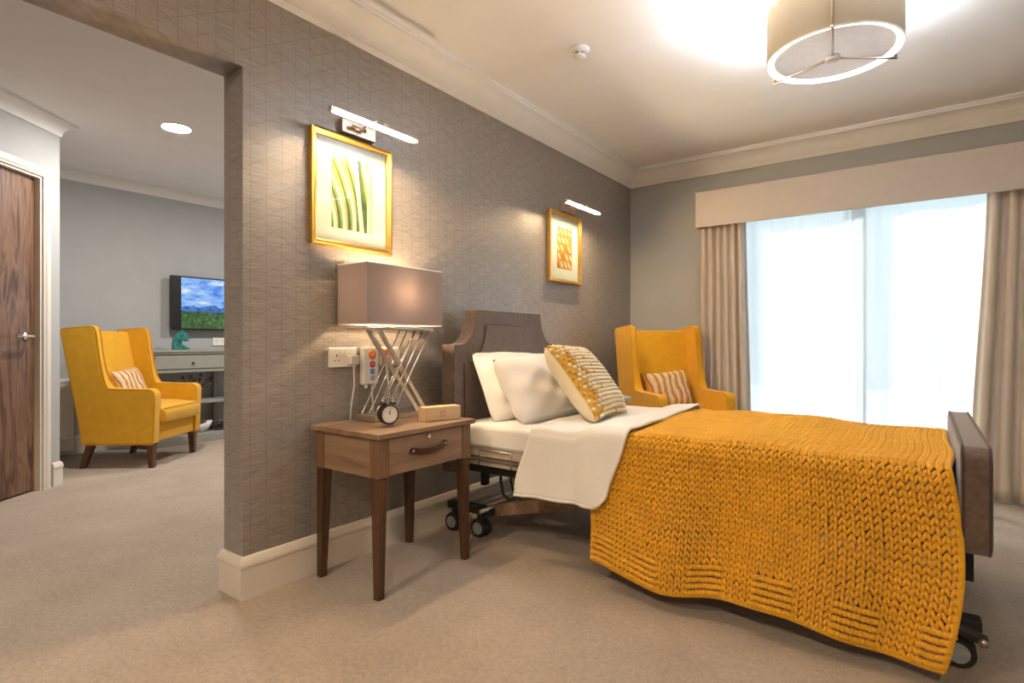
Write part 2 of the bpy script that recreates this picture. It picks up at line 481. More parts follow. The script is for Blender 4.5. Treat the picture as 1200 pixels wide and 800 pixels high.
DT0, DT1, DH = 0.150, 0.99, 2.115
DW_END = 1.75
mb = MB()
mb.prism([(0, 0), (DT0, 0), (DT0, DH), (DT1, DH), (DT1, 0), (DW_END, 0), (DW_END, CZ), (0, CZ)], lambda a, b, t: dw(a, t, b), -0.12, 0.0)
struct(mb.build('wall_splayed', M['paint']))
mb = MB()
mb.box((XL, DC.y - 0.1, 0), (DC.x - 0.02, DC.y - 0.004, CZ))
struct(mb.build('wall_return', M['paint']))

# baseboards
BB = [(0, 0), (0.016, 0), (0.016, 0.118), (0.020, 0.124), (0.020, 0.134), (0.015, 0.148), (0.009, 0.160), (0, 0.163)]
struct(sweep([(0, YW), (0, WE), (-0.145, WE), (-0.145, YW)], BB).build('baseboard_left', M['gloss']))
struct(sweep([(XR, YW), (0.016, YW)], BB).build('baseboard_back', M['gloss']))
p0 = dw(DT0 - 0.075, 0, 0); p1 = dw(0, 0, 0)
struct(sweep([(p0[0], p0[1]), (p1[0], p1[1]), (p1[0] - 0.9, p1[1])], [(-o, z) for o, z in BB]).build('baseboard_splayed', M['gloss']))
struct(sweep([(XL, YW), (XL, DC.y)], BB).build('baseboard_lounge', M['gloss']))
# cornices
cove = [(0, 2.377), (0.010, 2.377), (0.014, 2.392)]
for k in range(0, 9):
    w = PI / 2 * k / 8
    cove.append((0.016 + 0.078 * (1 - math.cos(w)), 2.395 + 0.095 * math.sin(w)))
cove += [(0.104, 2.492), (0.106, 2.506), (0.116, 2.508), (0.116, CZ), (0, CZ)]
struct(sweep([(XR, YB), (XR, YW), (0, YW), (0, YB)], cove).build('trim_1', M['cornice'], bevel=0))
cv2 = [(o * 0.85, CZ - (CZ - z) * 0.62) for o, z in cove]
struct(sweep([(-0.145, YW), (XL, YW), (XL, DC.y)], cv2).build('trim_2', M['cornice']))
pe = dw(DW_END, 0, 0)
struct(sweep([(XL, p1[1]), (p1[0], p1[1]), (pe[0], pe[1])], cv2).build('trim_3', M['cornice']))

# door set in the splayed wall
AP = [(0.0, 0.0), (0.062, 0.0), (0.062, 0.012), (0.05, 0.020), (0.02, 0.020), (0.012, 0.014), (0.0, 0.012)]
door = bpy.data.objects.new('door_1', None); COL.objects.link(door); struct(door)
door['label'] = 'walnut veneer door with lever handle in cream frame'


def arch(mb, ta, tb, za, zb, kind):
    if kind == 'v0': mb.prism(AP, lambda a, b, t: dw(DT0 - a + 0.006, b, t), za, zb)
    if kind == 'v1': mb.prism(AP, lambda a, b, t: dw(DT1 + a - 0.006, b, t), za, zb)
    if kind == 'h': mb.prism(AP, lambda a, b, t: dw(t, b, DH + a - 0.006), ta, tb)
    return mb


arch(MB(), 0, 0, 0, DH + 0.056, 'v0').build('architrave', M['gloss'], door)
arch(MB(), 0, 0, 0, DH + 0.056, 'v1').build('architrave', M['gloss'], door)
arch(MB(), DT0 - 0.056, DT1 + 0.056, 0, 0, 'h').build('architrave', M['gloss'], door)
mb = MB()
mb.prism([(0, 0), (0.022, 0), (0.022, 1), (0, 1)], lambda a, b, t: dw(DT0 + a, t, b * DH), -0.118, 0.0)
mb.prism([(0, 0), (0.022, 0), (0.022, 1), (0, 1)], lambda a, b, t: dw(DT1 - a, t, b * DH), -0.118, 0.0)
mb.prism([(DT0, 0), (DT1, 0), (DT1, 0.022), (DT0, 0.022)], lambda a, b, t: dw(a, t, DH - b), -0.118, 0.0)
mb.build('door_lining', M['gloss'], door)
mb = MB(); mb.prism([(DT0 + 0.031, 0.012), (DT1 - 0.026, 0.012), (DT1 - 0.026, DH - 0.026), (DT0 + 0.031, DH - 0.026)], lambda a, b, t: dw(a, t, b), -0.08, -0.036)
leaf = mb.build('door_leaf', M['walnut'], door)
mb = MB(); mb.prism([(DT0 + 0.0245, 0.012), (DT0 + 0.031, 0.012), (DT0 + 0.031, DH - 0.026), (DT0 + 0.0245, DH - 0.026)], lambda a, b, t: dw(a, t, b), -0.08, -0.036)
mb.build('lipping', M['lipping'], leaf)
hz = 1.035; hb = DT0 + 0.095
mb = MB(); pts = [dw(hb, -0.036 + q, hz) for q in (0, 0.01)]
mb.tube([dw(hb, -0.036, hz), dw(hb, -0.026, hz)], 0.027, 20)
mb.tube([dw(hb, -0.03, hz), dw(hb, 0.018, hz), dw(hb + 0.012, 0.026, hz), dw(hb + 0.03, 0.027, hz), dw(hb + 0.145, 0.027, hz)], 0.0095, 10)
mb.build('lever_handle', M['chrome'], leaf, smooth=True)
mb = MB(); mb.prism([(DT0 + 0.023, hz - 0.06), (DT0 + 0.0245, hz - 0.06), (DT0 + 0.0245, hz + 0.05), (DT0 + 0.023, hz + 0.05)], lambda a, b, t: dw(a, t, b), -0.07, -0.046)
mb.build('latch_plate', M['black'], leaf)


# windows
def window(name, x0, x1, z0, z1, n):
    w = bpy.data.objects.new(name, None); COL.objects.link(w); w.location = (0, YW + 0.1, 0); struct(w)
    w['label'] = 'white framed glazed window behind the sheer curtains' if n == 'a' else 'white framed lounge window in the end wall'
    f = MB(); t = 0.055
    f.box((x0, -0.03, z0), (x0 + t, 0.03, z1)).box((x1 - t, -0.03, z0), (x1, 0.03, z1)).box((x0 + t, -0.03, z0), (x1 - t, 0.03, z0 + t)).box((x0 + t, -0.03, z1 - t), (x1 - t, 0.03, z1))
    xm = (x0 + x1) / 2
    f.box((xm - 0.045, -0.03, z0 + t), (xm + 0.045, 0.03, z1 - t))
    f.build('window_frame', M['upvc'], w)
    for a, b in ((x0 + t, xm - 0.045), (xm + 0.045, x1 - t)):
        MB().box((a, -0.004, z0 + t), (b, 0.004, z1 - t)).build('pane', M['glass'], w)
    return w


window('window_1', WX0, WX1, WZ0, WZ1, 'a')
window('window_2', LX0, LX1, LZ0, LZ1, 'b')
gr = MB().box((-6, YW + 0.17, -0.2), (8, 14, -0.03)).build('ground', M['patio']); struct(gr)


# ------------------------------------------------------------------ bed
def headboard_outline(w, zb, zs, zt, sh, cv):
    """half-symmetric notched outline, y from -w/2 to w/2"""
    pts = [(-w / 2, zb), (-w / 2, zs)]
    pts += [(-w / 2 + sh, zs)]
    for k in range(1, 9):                      # concave sweep up to the top
        a = PI / 2 * k / 8
        pts.append((-w / 2 + sh + cv * math.sin(a), zs + (zt - zs) * 0.97 * (1 - math.cos(a)) ** 0.9))
    pts.append((-w / 2 + sh + cv + 0.008, zt))
    return pts + [(-y, z) for y, z in reversed(pts)]


BY = 2.605
bed = thing('profiling_bed', 'adjustable care bed with notched brown suede headboard and padded footboard on castors', 'bed', (0.0, BY, 0))
o1 = headboard_outline(0.98, 0.33, 0.985, 1.172, 0.055, 0.125)
mb = MB(); mb.prism(o1, lambda a, b, t: (t, a, b), 0.118, 0.205)
hb_o = mb.build('headboard', M['suede'], bed, bevel=0.018, seg=3)
o2 = headboard_outline(0.83, 0.40, 0.885, 1.09, 0.035, 0.14)
mb = MB(); mb.prism(o2, lambda a, b, t: (t, a, b), 0.19, 0.214)
mb.build('padded_panel', M['suede'], hb_o, bevel=0.012, seg=3)
MB().loop([(0.208, a, b) for a, b in o2], 0.006).build('piping', M['suedepipe'], hb_o, smooth=True)
# footboard
fo = []
for (cx_, cz_, a0) in ((0.49, 0.43, -PI / 2), (0.49, 0.645, 0), (-0.49, 0.645, PI / 2), (-0.49, 0.43, PI)):
    for k in range(6):
        a = a0 + PI / 2 * k / 5; fo.append((cx_ + 0.05 * math.cos(a), cz_ + 0.05 * math.sin(a)))
mb = MB(); mb.prism(fo, lambda a, b, t: (t, a, b), 2.215, 2.29)
fb = mb.build('footboard', M['suede'], bed, bevel=0.014, seg=3)
for xx in (2.222, 2.283):
    MB().loop([(xx, a * 0.995, 0.5375 + (b - 0.5375) * 0.99) for a, b in fo], 0.005).build('piping', M['suedepipe'], fb, smooth=True)
for sy in (-0.18, 0.18):
    MB().box((2.235, sy - 0.02, 0.20), (2.265, sy + 0.02, 0.40)).build('footboard_bracket', M['rubber'], bed)
    MB().box((0.14, sy - 0.02, 0.20), (0.17, sy + 0.02, 0.36)).build('headboard_bracket', M['rubber'], bed)
# platform and wire retainer
MB().box((0.235, -0.475, 0.388), (2.19, 0.475, 0.408)).build('mattress_platform', M['ticking'], bed, bevel=0.004)
for sy in (-1, 1):
    MB().box((0.22, sy * 0.40 - 0.016, 0.335), (2.2, sy * 0.40 + 0.016, 0.388)).build('side_rail', M['rubber'], bed, bevel=0.004)
    mb = MB(); y = sy * 0.512
    mb.tube([(0.235, y, 0.44), (2.18, y, 0.44)], 0.005, 8)
    mb.tube([(0.385, y, 0.405), (0.385, y, 0.468), (0.392, y, 0.475), (0.575, y, 0.475), (0.582, y, 0.468), (0.582, y, 0.40)], 0.0045, 8)
    mb.build('mattress_retainer', M['steel'], bed, smooth=True)
# chassis, lifting arms, castors
for xa, xb, nm in ((0.06, 0.36, 'head'), (1.985, 2.275, 'foot')):
    for sy in (-1, 1):
        y = sy * 0.36
        MB().box((xa, y - 0.03, 0.105), (xb, y + 0.03, 0.145)).build('castor_beam', M['rubber'], bed, bevel=0.008)
        for x in (xa + 0.06, xb - 0.06):
            mb = MB()
            yk = y - 0.03 if sy < 0 else y + 0.03
            mb.tube([(x, yk, 0.05), (x, yk, 0.12)], 0.02, 10)
            mb.box((x - 0.03, yk - 0.011, 0.03), (x + 0.03, yk + 0.011, 0.088))
            c = mb.build('castor', M['black'], bed, bevel=0.004)
            for dy in (-0.021, 0.021):
                MB().lathe([(0.018, -0.009), (0.044, -0.009), (0.047, -0.004), (0.047, 0.004), (0.044, 0.009), (0.018, 0.009)], (x, yk + dy, 0.047), 20, 'Y').build('wheel', M['rubber'], c, smooth=False)
                MB().lathe([(0.001, -0.0105), (0.031, -0.0105), (0.031, 0.0105), (0.001, 0.0105)], (x, yk + dy, 0.047), 16, 'Y').build('hubcap', M['grey'], c)
    MB().box((xa + 0.10, -0.33, 0.11), (xa + 0.16, 0.33, 0.14)).build('cross_tube', M['steel'], bed, bevel=0.006)
for sy in (-1, 1):
    for x0, x1 in ((0.30, 1.10), (2.04, 1.30)):
        y = sy * 0.33; h = 0.028
        mb = MB(); mb.hexa([(x0, y - 0.02, 0.085), (x0, y + 0.02, 0.085), (x1, y + 0.02, 0.285), (x1, y - 0.02, 0.285)],
                           [(x0, y - 0.02, 0.145), (x0, y + 0.02, 0.145), (x1, y + 0.02, 0.37), (x1, y - 0.02, 0.37)])
        mb.build('lifting_arm', M['oak'], bed, bevel=0.006)
for x in (0.34, 2.06):
    MB().tube([(x, -0.45, 0.10 if x > 1 else 0.145), (x, 0.45, 0.10 if x > 1 else 0.145)], 0.011, 10).build('brake_bar', M['steel'], bed, smooth=True)
mb = MB(); mb.hexa([(2.15, -0.465, 0.135), (2.15, -0.425, 0.135), (2.285, -0.425, 0.10), (2.285, -0.465, 0.10)],
                   [(2.15, -0.465, 0.165), (2.15, -0.425, 0.165), (2.285, -0.425, 0.125), (2.285, -0.465, 0.125)])
mb.build('brake_pedal', M['black'], bed, bevel=0.006)
MB().tube([(2.272, -0.468, 0.113), (2.272, -0.422, 0.113)], 0.013, 12).build('pedal_tip', M['steel'], bed, smooth=True)
MB().tube([(0.62, -0.05, 0.13), (1.15, -0.02, 0.34)], 0.032, 14).build('lift_actuator', M['grey'], bed, smooth=True)
cab = [(0.36, -0.3, 0.37), (0.35, -0.29, 0.27), (0.37, -0.29, 0.20), (0.43, -0.28, 0.165), (0.54, -0.27, 0.165), (0.60, -0.25, 0.2), (0.62, -0.2, 0.36)]
MB().tube(cab, 0.008, 8).build('cable', M['black'], bed, smooth=True)
MB().tube([(p[0] + 0.05, p[1] + 0.02, p[2] + (0.01 if p[2] < 0.3 else 0)) for p in cab], 0.006, 8).build('cable', M['black'], bed, smooth=True)

# mattress
mat = thing('mattress', 'white sheeted mattress lying on the care bed', 'mattress', (0.0, BY, 0.409))
MB().box((0.24, -0.485, 0), (2.195, 0.485, 0.10)).build('mattress_core', M['ticking'], mat, bevel=0.02, seg=3)
MB().box((0.236, -0.495, 0.062), (2.2, 0.495, 0.186)).build('fitted_sheet', M['white'], mat, bevel=0.028, seg=4)


# draped cloth cross-section: near hem -> bed top -> far hem, s in metres from the near top edge
def section(drop_near, drop_far, ztop, flare, off, ynear=-0.495, yfar=0.495):
    r = 0.05
    a = ynear - off; b = yfar + off
    P = []
    zt = ztop
    n = 26
    for k in range(n + 1):
        f = 1 - k / n                      # 1 at hem
        P.append((a - flare * f ** 1.3, zt - r - (drop_near - r) * f))
    for k in range(1, 7):
        w = PI / 2 * k / 6; P.append((a + r * (1 - math.cos(w)), zt - r + r * math.sin(w)))
    m = 40
    for k in range(1, m + 1): P.append((a + r + (b - a - 2 * r) * k / m, zt))
    for k in range(1, 7):
        w = PI / 2 * k / 6; P.append((b - r + r * math.sin(w), zt - r + r * math.cos(w)))
    for k in range(1, n + 1):
        f = k / n; P.append((b + flare * f ** 1.3, zt - r - (drop_far - r) * f))
    return np.array(P)


def arclen(P):
    return np.concatenate([[0], np.cumsum(np.hypot(*np.diff(P, axis=0).T))])


def smooth01(t):
    t = np.clip(t, 0, 1); return t * t * (3 - 2 * t)


# ------------------------------------------------------------------ chunky knitted blanket (every stitch is yarn)
def blanket():
    x0, x1 = 0.985, 2.195
    cw = 0.0229; ncol = int(round((x1 - x0) / cw)); cw = (x1 - x0) / ncol
    P = section(0.540, 0.45, 0.624, 0.07, 0.024)
    Ls = arclen(P); tot = Ls[-1]
    rh = 0.0222; nrow = int(tot / rh); rh = tot / nrow

    def pos(x, s):
        y = np.interp(s, Ls, P[:, 0]); z = np.interp(s, Ls, P[:, 1])
        hang = smooth01((0.53 - s) / 0.45)
        ph = (x - x0)
        y = y + hang * (0.016 * np.sin(ph * 13.0 + 0.6) + 0.010 * np.sin(ph * 23 + 2.0)) - 0.0
        z = z + hang * (0.016 * np.cos(ph * 9.2 - 0.2) - 0.018 * smooth01((ph - 0.85) / 0.35) + 0.008 * (1 - smooth01(ph / 0.25)))
        ontop = smooth01((s - 0.5) / 0.1) * smooth01((tot - 0.4 - s) / 0.1)
        fr = np.clip((s - 0.55) / 0.95, 0, 1)
        z = z + ontop * (-0.020 * smooth01((x - 1.55) / 0.65) * fr + 0.006 * np.sin(ph * 8) * np.sin(s * 7) + 0.004 * np.sin(ph * 17 + s * 5))
        xx = x + np.sin(np.clip((0.56 - s) / 0.56, 0, 1) * np.pi) * 0.035 * smooth01((ph - 0.8) / 0.4) - hang * 0.02 * smooth01((ph - 0.9) / 0.3) + hang * 0.05 * (1 - smooth01(ph / 0.3)) + 0.006 * np.sin(s * 9 + x * 3)
        # near the foot end the columns swing sideways a little as in a hand-laid throw
        xx = xx + 0.03 * smooth01((x - 1.5) / 0.5) * np.sin((s - 0.5) * 2.4) * ontop * 0.4
        return np.stack([xx, y, z], -1)
    e = 1e-3
    segs, rings = 6, 6
    u = np.linspace(0, 1, rings); ring_r = np.array([0.30, 0.80, 1.0, 1.0, 0.78, 0.28])
    th = np.arange(segs) * 2 * np.pi / segs
    X, Sx, ANG, LEN, RAD = [], [], [], [], []
    rng = np.random.default_rng(3)
    for j in range(ncol):
        xc = x0 + (j + 0.5) * cw
        for i in range(nrow):
            s = (i + 0.5) * rh
            basket = (i < 5 and (j // 5) % 2 == 0)
            jit = rng.normal(0, 0.0007, 4)
            if basket:
                for q in (0, 1):
                    X.append(xc + (q - 0.5) * cw * 0.5 + jit[0]); Sx.append(s + (0.25 - 0.5 * q) * 0 + jit[1]); ANG.append(np.pi / 2 + (0.3 if q else -0.3)); LEN.append(cw * 1.15); RAD.append(0.0108)
                continue
            for q, sg in ((0, -1), (1, 1)):
                X.append(xc + sg * cw * 0.235 + jit[2 * q]); Sx.append(s + jit[2 * q + 1])
                ANG.append(-sg * (0.30 + rng.normal(0, 0.05))); LEN.append(rh * 1.5); RAD.append(0.0064)
    X = np.array(X); Sx = np.array(Sx); ANG = np.array(ANG); LEN = np.array(LEN); RAD = np.array(RAD)
    c = pos(X, Sx); tx = pos(X + e, Sx) - pos(X - e, Sx); ts = pos(X, Sx + e) - pos(X, Sx - e)
    tx /= np.linalg.norm(tx, axis=1, keepdims=True); ts -= tx * (ts * tx).sum(1, keepdims=True); ts /= np.linalg.norm(ts, axis=1, keepdims=True)
    nn = np.cross(tx, ts)
    d = ts * np.cos(ANG)[:, None] + tx * np.sin(ANG)[:, None]
    w = np.cross(nn, d)
    V = []
    for k in range(rings):
        al = (u[k] - 0.5)
        cen = c + d * (al * LEN)[:, None] + nn * (0.005 * np.cos(al * np.pi) + 0.004 * (0.5 - u[k]))
        for a in th:
            V.append(cen + w * (np.cos(a) * RAD * 0.95 * ring_r[k])[:, None] + nn * (np.sin(a) * RAD * 1.15 * ring_r[k])[:, None])
    V = np.stack(V, 1)                                  # stitches x (rings*segs) x 3
    ns, nv = V.shape[0], V.shape[1]
    quad = []
    for k in range(rings - 1):
        for q in range(segs):
            quad.append((k * segs + q, k * segs + (q + 1) % segs, (k + 1) * segs + (q + 1) % segs, (k + 1) * segs + q))
    quad = np.array(quad); F4 = (quad[None] + (np.arange(ns) * nv)[:, None, None]).reshape(-1, 4)
    capA = np.arange(segs)[::-1]; capB = np.arange(segs) + (rings - 1) * segs
    FC = (np.stack([capA, capB])[None] + (np.arange(ns) * nv)[:, None, None]).reshape(-1, segs)
    verts = V.reshape(-1, 3)
    me = bpy.data.meshes.new('knitted_blanket')
    me.from_pydata(verts.tolist(), [], F4.tolist() + FC.tolist())
    me.materials.append(M['yarn']); me.polygons.foreach_set('use_smooth', [True] * len(me.polygons)); me.update()
    root = thing('knitted_blanket', 'chunky mustard yellow knitted blanket draped over the bed', 'blanket', (0, BY, 0))
    o = bpy.data.objects.new('knit_stitches', me); COL.objects.link(o); o.parent = root; o['kind'] = 'stuff'
    # cast-on edge and selvedges
    mb = MB()
    mb.tube([tuple(pos(np.array(x), np.array(0.002))) for x in np.linspace(x0, x1, 70)], 0.0095, 8)
    mb.tube([tuple(pos(np.array(x1 - 0.002), np.array(s))) for s in np.linspace(0, tot, 90)], 0.009, 8)
    mb.tube([tuple(pos(np.array(x0 + 0.002), np.array(s))) for s in np.linspace(0, tot, 90)], 0.009, 8)
    mb.build('knit_edge', M['yarn'], root, smooth=True)
    return root


blanket()


# white top sheet folded over the blanket
def top_sheet():
    P = section(0.335, 0.30, 0.648, 0.03, 0.046)
    Ls = arclen(P); tot = Ls[-1]
    root = thing('top_sheet', 'white cotton sheet folded back over the top of the yellow blanket', 'sheet', (0, BY, 0))
    xa, xb = 0.60, 1.135

    def fn(u, v):
        s = v * tot
        far = s > tot / 2
        hang = float(smooth01((0.34 - s) / 0.3)); hf = float(smooth01((s - tot + 0.3) / 0.28))
        # rounded lower corner towards the foot
        right = xb + 0.035 * (1 - hang) - 0.035 * hang
        right -= 0.05 * max(0, 1 - s / 0.07) ** 2
        right -= 0.055 * float(smooth01((s - 0.5) / 1.1))
        left = xa + 0.03 * hang - 0.0
        left += 0.10 * (1 - hang) - 0.10 * float(smooth01((s - 0.36) / 0.3)) * 0.4
        x = left + (right - left) * u
        y = float(np.interp(s, Ls, P[:, 0])); z = float(np.interp(s, Ls, P[:, 1]))
        onb = float(smooth01((x - 0.93) / 0.09)); y += 0.022 * (1 - onb) * hang
        z -= 0.034 * (1 - onb) * (1 - hang) * (1 - hf)
        if s < 0.33: y += 0.022 * (1 - onb) * (1 - hang) * 0.5
        y -= 0.010 * onb * hang * (1 + math.sin(x * 21))
        z += 0.0035 * math.sin(x * 31 + s * 8) * math.sin(s * 11 + x * 5) * (1 - hang)
        y += hang * 0.007 * math.sin(x * 26 + 1.2) * (1 - s / 0.36)
        z += 0.012 * (1 - onb) * hang * 0 + 0.02 * hang * (u - 0.5) * (1 - min(1, s / 0.33))
        return (x, y, z)
    MB().grid(fn, 40, 110).build('sheet_cloth', M['white'], root, smooth=True, solid=0.008)
    mb = MB()
    mb.tube([fn(k / 40, 0) for k in range(41)], 0.0075, 6)
    mb.tube([fn(1.0, k / 110) for k in range(111)], 0.0075, 6)
    mb.build('hem', M['white'], root, smooth=True)


top_sheet()


# pillows and cushions: local x = width, z = height, -y = front
def pillow_mesh(w, h, t, n=26, pinch=0.07, wr=0.0, seed=0, flange=0.0, rnd=0.0):
    rg = random.Random(seed); ph = [rg.uniform(0, 6) for _ in range(6)]
    mb = MB()

    def side(sg):
        def fn(a, b):
            u = 2 * a - 1; v = 2 * b - 1
            x = w / 2 * u * (1 - pinch * (1 - v * v) * abs(u) ** 2)
            z = h / 2 * v * (1 - pinch * (1 - u * u) * abs(v) ** 2)
            x *= 1 - rnd * abs(v) ** 5; z *= 1 - rnd * abs(u) ** 5
            k = max(0.0, (1 - u ** 4) * (1 - v ** 4)) ** 0.55
            if flange: k = max(0.0, (1 - min(1, abs(u) * (1 + flange)) ** 4) * (1 - v ** 4)) ** 0.55
            y = sg * t / 2 * k
            y += wr * (math.sin(u * 5 + ph[0] + v * 2) * math.sin(v * 6 + ph[1]) + 0.5 * math.sin(u * 11 + ph[2] - v * 8)) * k
            return (x, y, z)
        return fn
    mb.grid(side(-1), n, n); mb.grid(side(1), n, n)
    return mb, side(-1)


def pillow_thing(name, label, cat, mtl, w, h, t, mat4, seed, wr=0.006, group=None, **kw):
    root = thing(name, label, cat, group=group); root.matrix_world = mat4
    mb, fr = pillow_mesh(w, h, t, wr=wr, seed=seed, **kw)
    o = mb.build('cushion_body', mtl, root, smooth=True)
    md = o.modifiers.new('weld', 'WELD'); md.merge_threshold = 0.0008
    return root, fr


def lean(loc, face_deg, tilt_deg, roll=0.0):
    """front (-y local) faces compass angle face_deg (0 = +x), leaning back by tilt"""
    R = Matrix.Rotation(math.radians(face_deg + 90), 4, 'Z') @ Matrix.Rotation(math.radians(-tilt_deg), 4, 'X') @ Matrix.Rotation(math.radians(roll), 4, 'Y')
    return Matrix.Translation(loc) @ R


pillow_thing('bed_pillow', 'white pillow leaning directly against the brown headboard', 'pillow', M['white'], 0.72, 0.40, 0.17, lean((0.345, 2.55, 0.757), -4, 26, 2), 1, 0.010, flange=0.08, rnd=0.05, pinch=0.03)
pillow_thing('bed_pillow', 'white pillow in front, between the other pillow and the knobbly cushion', 'pillow', M['white'], 0.68, 0.39, 0.18, lean((0.50, 2.55, 0.757), -8, 34, -1), 2, 0.011, rnd=0.05, pinch=0.03)
cush, cfr = pillow_thing('knobbly_cushion', 'cream and ochre bobble knit cushion leaning on the white pillows', 'cushion', M['cream'], 0.48, 0.44, 0.16, lean((0.735, 2.53, 0.788), 11, 38, 3), 5, 0.002)
mb = MB()
nu, nvv = 17, 20
for i in range(nu):
    for j in range(nvv):
        a = (i + 0.5 + (0.25 if j % 2 else -0.25)) / nu; b = (j + 0.5) / nvv
        p = cfr(a, b)
        mb.cur = 1 if random.random() < 0.05 + 0.45 * max(0, 1 - a / 0.22) else 0
        mb.ball((p[0], p[1] - 0.006, p[2]), 0.0128, 7, 5, (0.95, 0.8, 0.78))
o = mb.build('bobbles', [M['cream'], M['bobyel']], cush, smooth=True); o['kind'] = 'stuff'
mb = MB(); mb.grid(lambda a, b: (lambda p: (p[0], p[1] - 0.0015, p[2]))(cfr(0.005 + 0.99 * a, 0.005 + 0.99 * b)), 26, 26)
mb.build('ochre_front', M['bobyel'], cush, smooth=True)


# ------------------------------------------------------------------ nightstand and what stands on it
ns = thing('nightstand', 'small brown wooden nightstand with one drawer beside the bed', 'nightstand', (0.0, 1.69, 0))
TZ = 0.645
nx0, nx1, ny0, ny1 = 0.045, 0.448, -0.272, 0.268
MB().box((0.022, -0.285, TZ - 0.022), (0.466, 0.283, TZ)).build('top', M['oak'], ns, bevel=0.004)
body = MB().box((nx0 + 0.006, ny0 + 0.006, 0.468), (nx1 - 0.02, ny1 - 0.006, TZ - 0.022)).build('body', M['oakx'], ns)
for x, sx in ((nx0, 1), (nx1, -1)):
    for y, sy in ((ny0, 1), (ny1, -1)):
        w = 0.052; b = 0.030
        MB().box((min(x, x + sx * w), min(y, y + sy * w), 0.468), (max(x, x + sx * w), max(y, y + sy * w), TZ - 0.0225)).build('corner_post', M['oakpost'], ns, bevel=0.002)
        ox = x + sx * 0.003; oy = y + sy * 0.003; w2 = 0.046
        mb = MB(); mb.hexa([(ox, oy, 0.0), (ox + sx * b, oy, 0), (ox + sx * b, oy + sy * b, 0), (ox, oy + sy * b, 0)],
                           [(ox, oy, 0.466), (ox + sx * w2, oy, 0.466), (ox + sx * w2, oy + sy * w2, 0.466), (ox, oy + sy * w2, 0.466)])
        mb.build('leg', M['oakleg'], ns, bevel=0.002)
dr = MB().box((nx1 - 0.022, ny0 + 0.055, 0.472), (nx1 - 0.003, ny1 - 0.055, TZ - 0.028)).build('drawer', M['oak'], ns, bevel=0.0015)
mb = MB()
hp = [(nx1 + 0.001, -0.095, 0.552), (nx1 + 0.012, -0.06, 0.546), (nx1 + 0.020, -0.02, 0.544), (nx1 + 0.020, 0.02, 0.546), (nx1 + 0.012, 0.06, 0.552), (nx1 + 0.001, 0.095, 0.558)]
for k in range(len(hp) - 1):
    p, q = hp[k], hp[k + 1]
    mb.hexa([(p[0], p[1], p[2] - 0.013), (q[0], q[1], q[2] - 0.013), (q[0], q[1], q[2] + 0.013), (p[0], p[1], p[2] + 0.013)],
            [(p[0] + 0.004, p[1], p[2] - 0.013), (q[0] + 0.004, q[1], q[2] - 0.013), (q[0] + 0.004, q[1], q[2] + 0.013), (p[0] + 0.004, p[1], p[2] + 0.013)])
for e_ in (0, -1):
    p = hp[e_]; mb.lathe([(0.014, -0.003), (0.014, 0.004)], (p[0], p[1], p[2]), 14, 'X')
mb.build('leather_pull', M['leather'], dr)
for e_ in (0, -1):
    p = hp[e_]; MB().lathe([(0.006, 0), (0.005, 0.004), (0.001, 0.005)], (p[0] + 0.004, p[1], p[2]), 12, 'X').build('rivet', M['chrome'], dr, smooth=True)
MB().lathe([(0.011, -0.004), (0.011, 0.002), (0.009, 0.004), (0.004, 0.004), (0.003, 0.001), (0.0005, 0.001)], (nx1, 0.0, 0.600), 16, 'X').build('lock', M['chrome'], dr, smooth=True)

# table lamp
tl = thing('table_lamp', 'table lamp with crossed chrome rods and rectangular mauve shade on the nightstand', 'lamp', (0.12, 1.778, TZ + 0.001))
MB().box((-0.075, -0.165, 0), (0.075, 0.165, 0.022)).build('base', M['nickel'], tl, bevel=0.002)
MB().box((-0.07, -0.205, 0.405), (0.07, 0.205, 0.417)).build('top_plate', M['chrome'], tl, bevel=0.002)
for x, r in ((0.055, 0.0042), (-0.055, 0.0036)):          # slim rods leaning one way, front and back
    for k in range(3):
        MB().tube([(x, -0.135 + 0.042 * k, 0.022), (x, 0.095 + 0.048 * k, 0.405)], r, 8).build('rod', M['chrome'], tl, smooth=True)
for y0_, y1_, x in ((-0.18, 0.12, 0.045), (-0.115, 0.165, 0.045)):  # wide flat bars the other way
    mb = MB(); w = 0.013
    mb.hexa([(x - 0.005, y1_ - w, 0.022), (x + 0.005, y1_ - w, 0.022), (x + 0.005, y1_ + w, 0.022), (x - 0.005, y1_ + w, 0.022)],
            [(x - 0.005, y0_ - w, 0.405), (x + 0.005, y0_ - w, 0.405), (x + 0.005, y0_ + w, 0.405), (x - 0.005, y0_ + w, 0.405)])
    mb.build('flat_bar', M['nickel'], tl)
mb = MB(); mb.lathe([(0.011, 0.417), (0.014, 0.424), (0.008, 0.43), (0.008, 0.50), (0.017, 0.505), (0.017, 0.545)], (0, 0, 0), 16)
mb.build('lamp_holder', M['nickel'], tl, smooth=True)
MB().ball((0, 0, 0.575), 0.032, 14, 10).build('bulb', M['bulb'], tl, smooth=True)
z0, z1, sx, sy = 0.430, 0.695, 0.10, 0.2275
mb = MB(); mb.add([(-sx, -sy, z0), (sx, -sy, z0), (sx, sy, z0), (-sx, sy, z0), (-sx, -sy, z1), (sx, -sy, z1), (sx, sy, z1), (-sx, sy, z1)],
                  [(0, 1, 5, 4), (1, 2, 6, 5), (2, 3, 7, 6), (3, 0, 4, 7)])
sh = mb.build('lamp_shade', M['shade'], tl, solid=0.003)
for z in (z0, z1):
    MB().loop([(-sx, -sy, z), (0, -sy, z), (sx, -sy, z), (sx, 0, z), (sx, sy, z), (0, sy, z), (-sx, sy, z), (-sx, 0, z)], 0.0028, 6).build('shade_wire', M['lining'], sh)
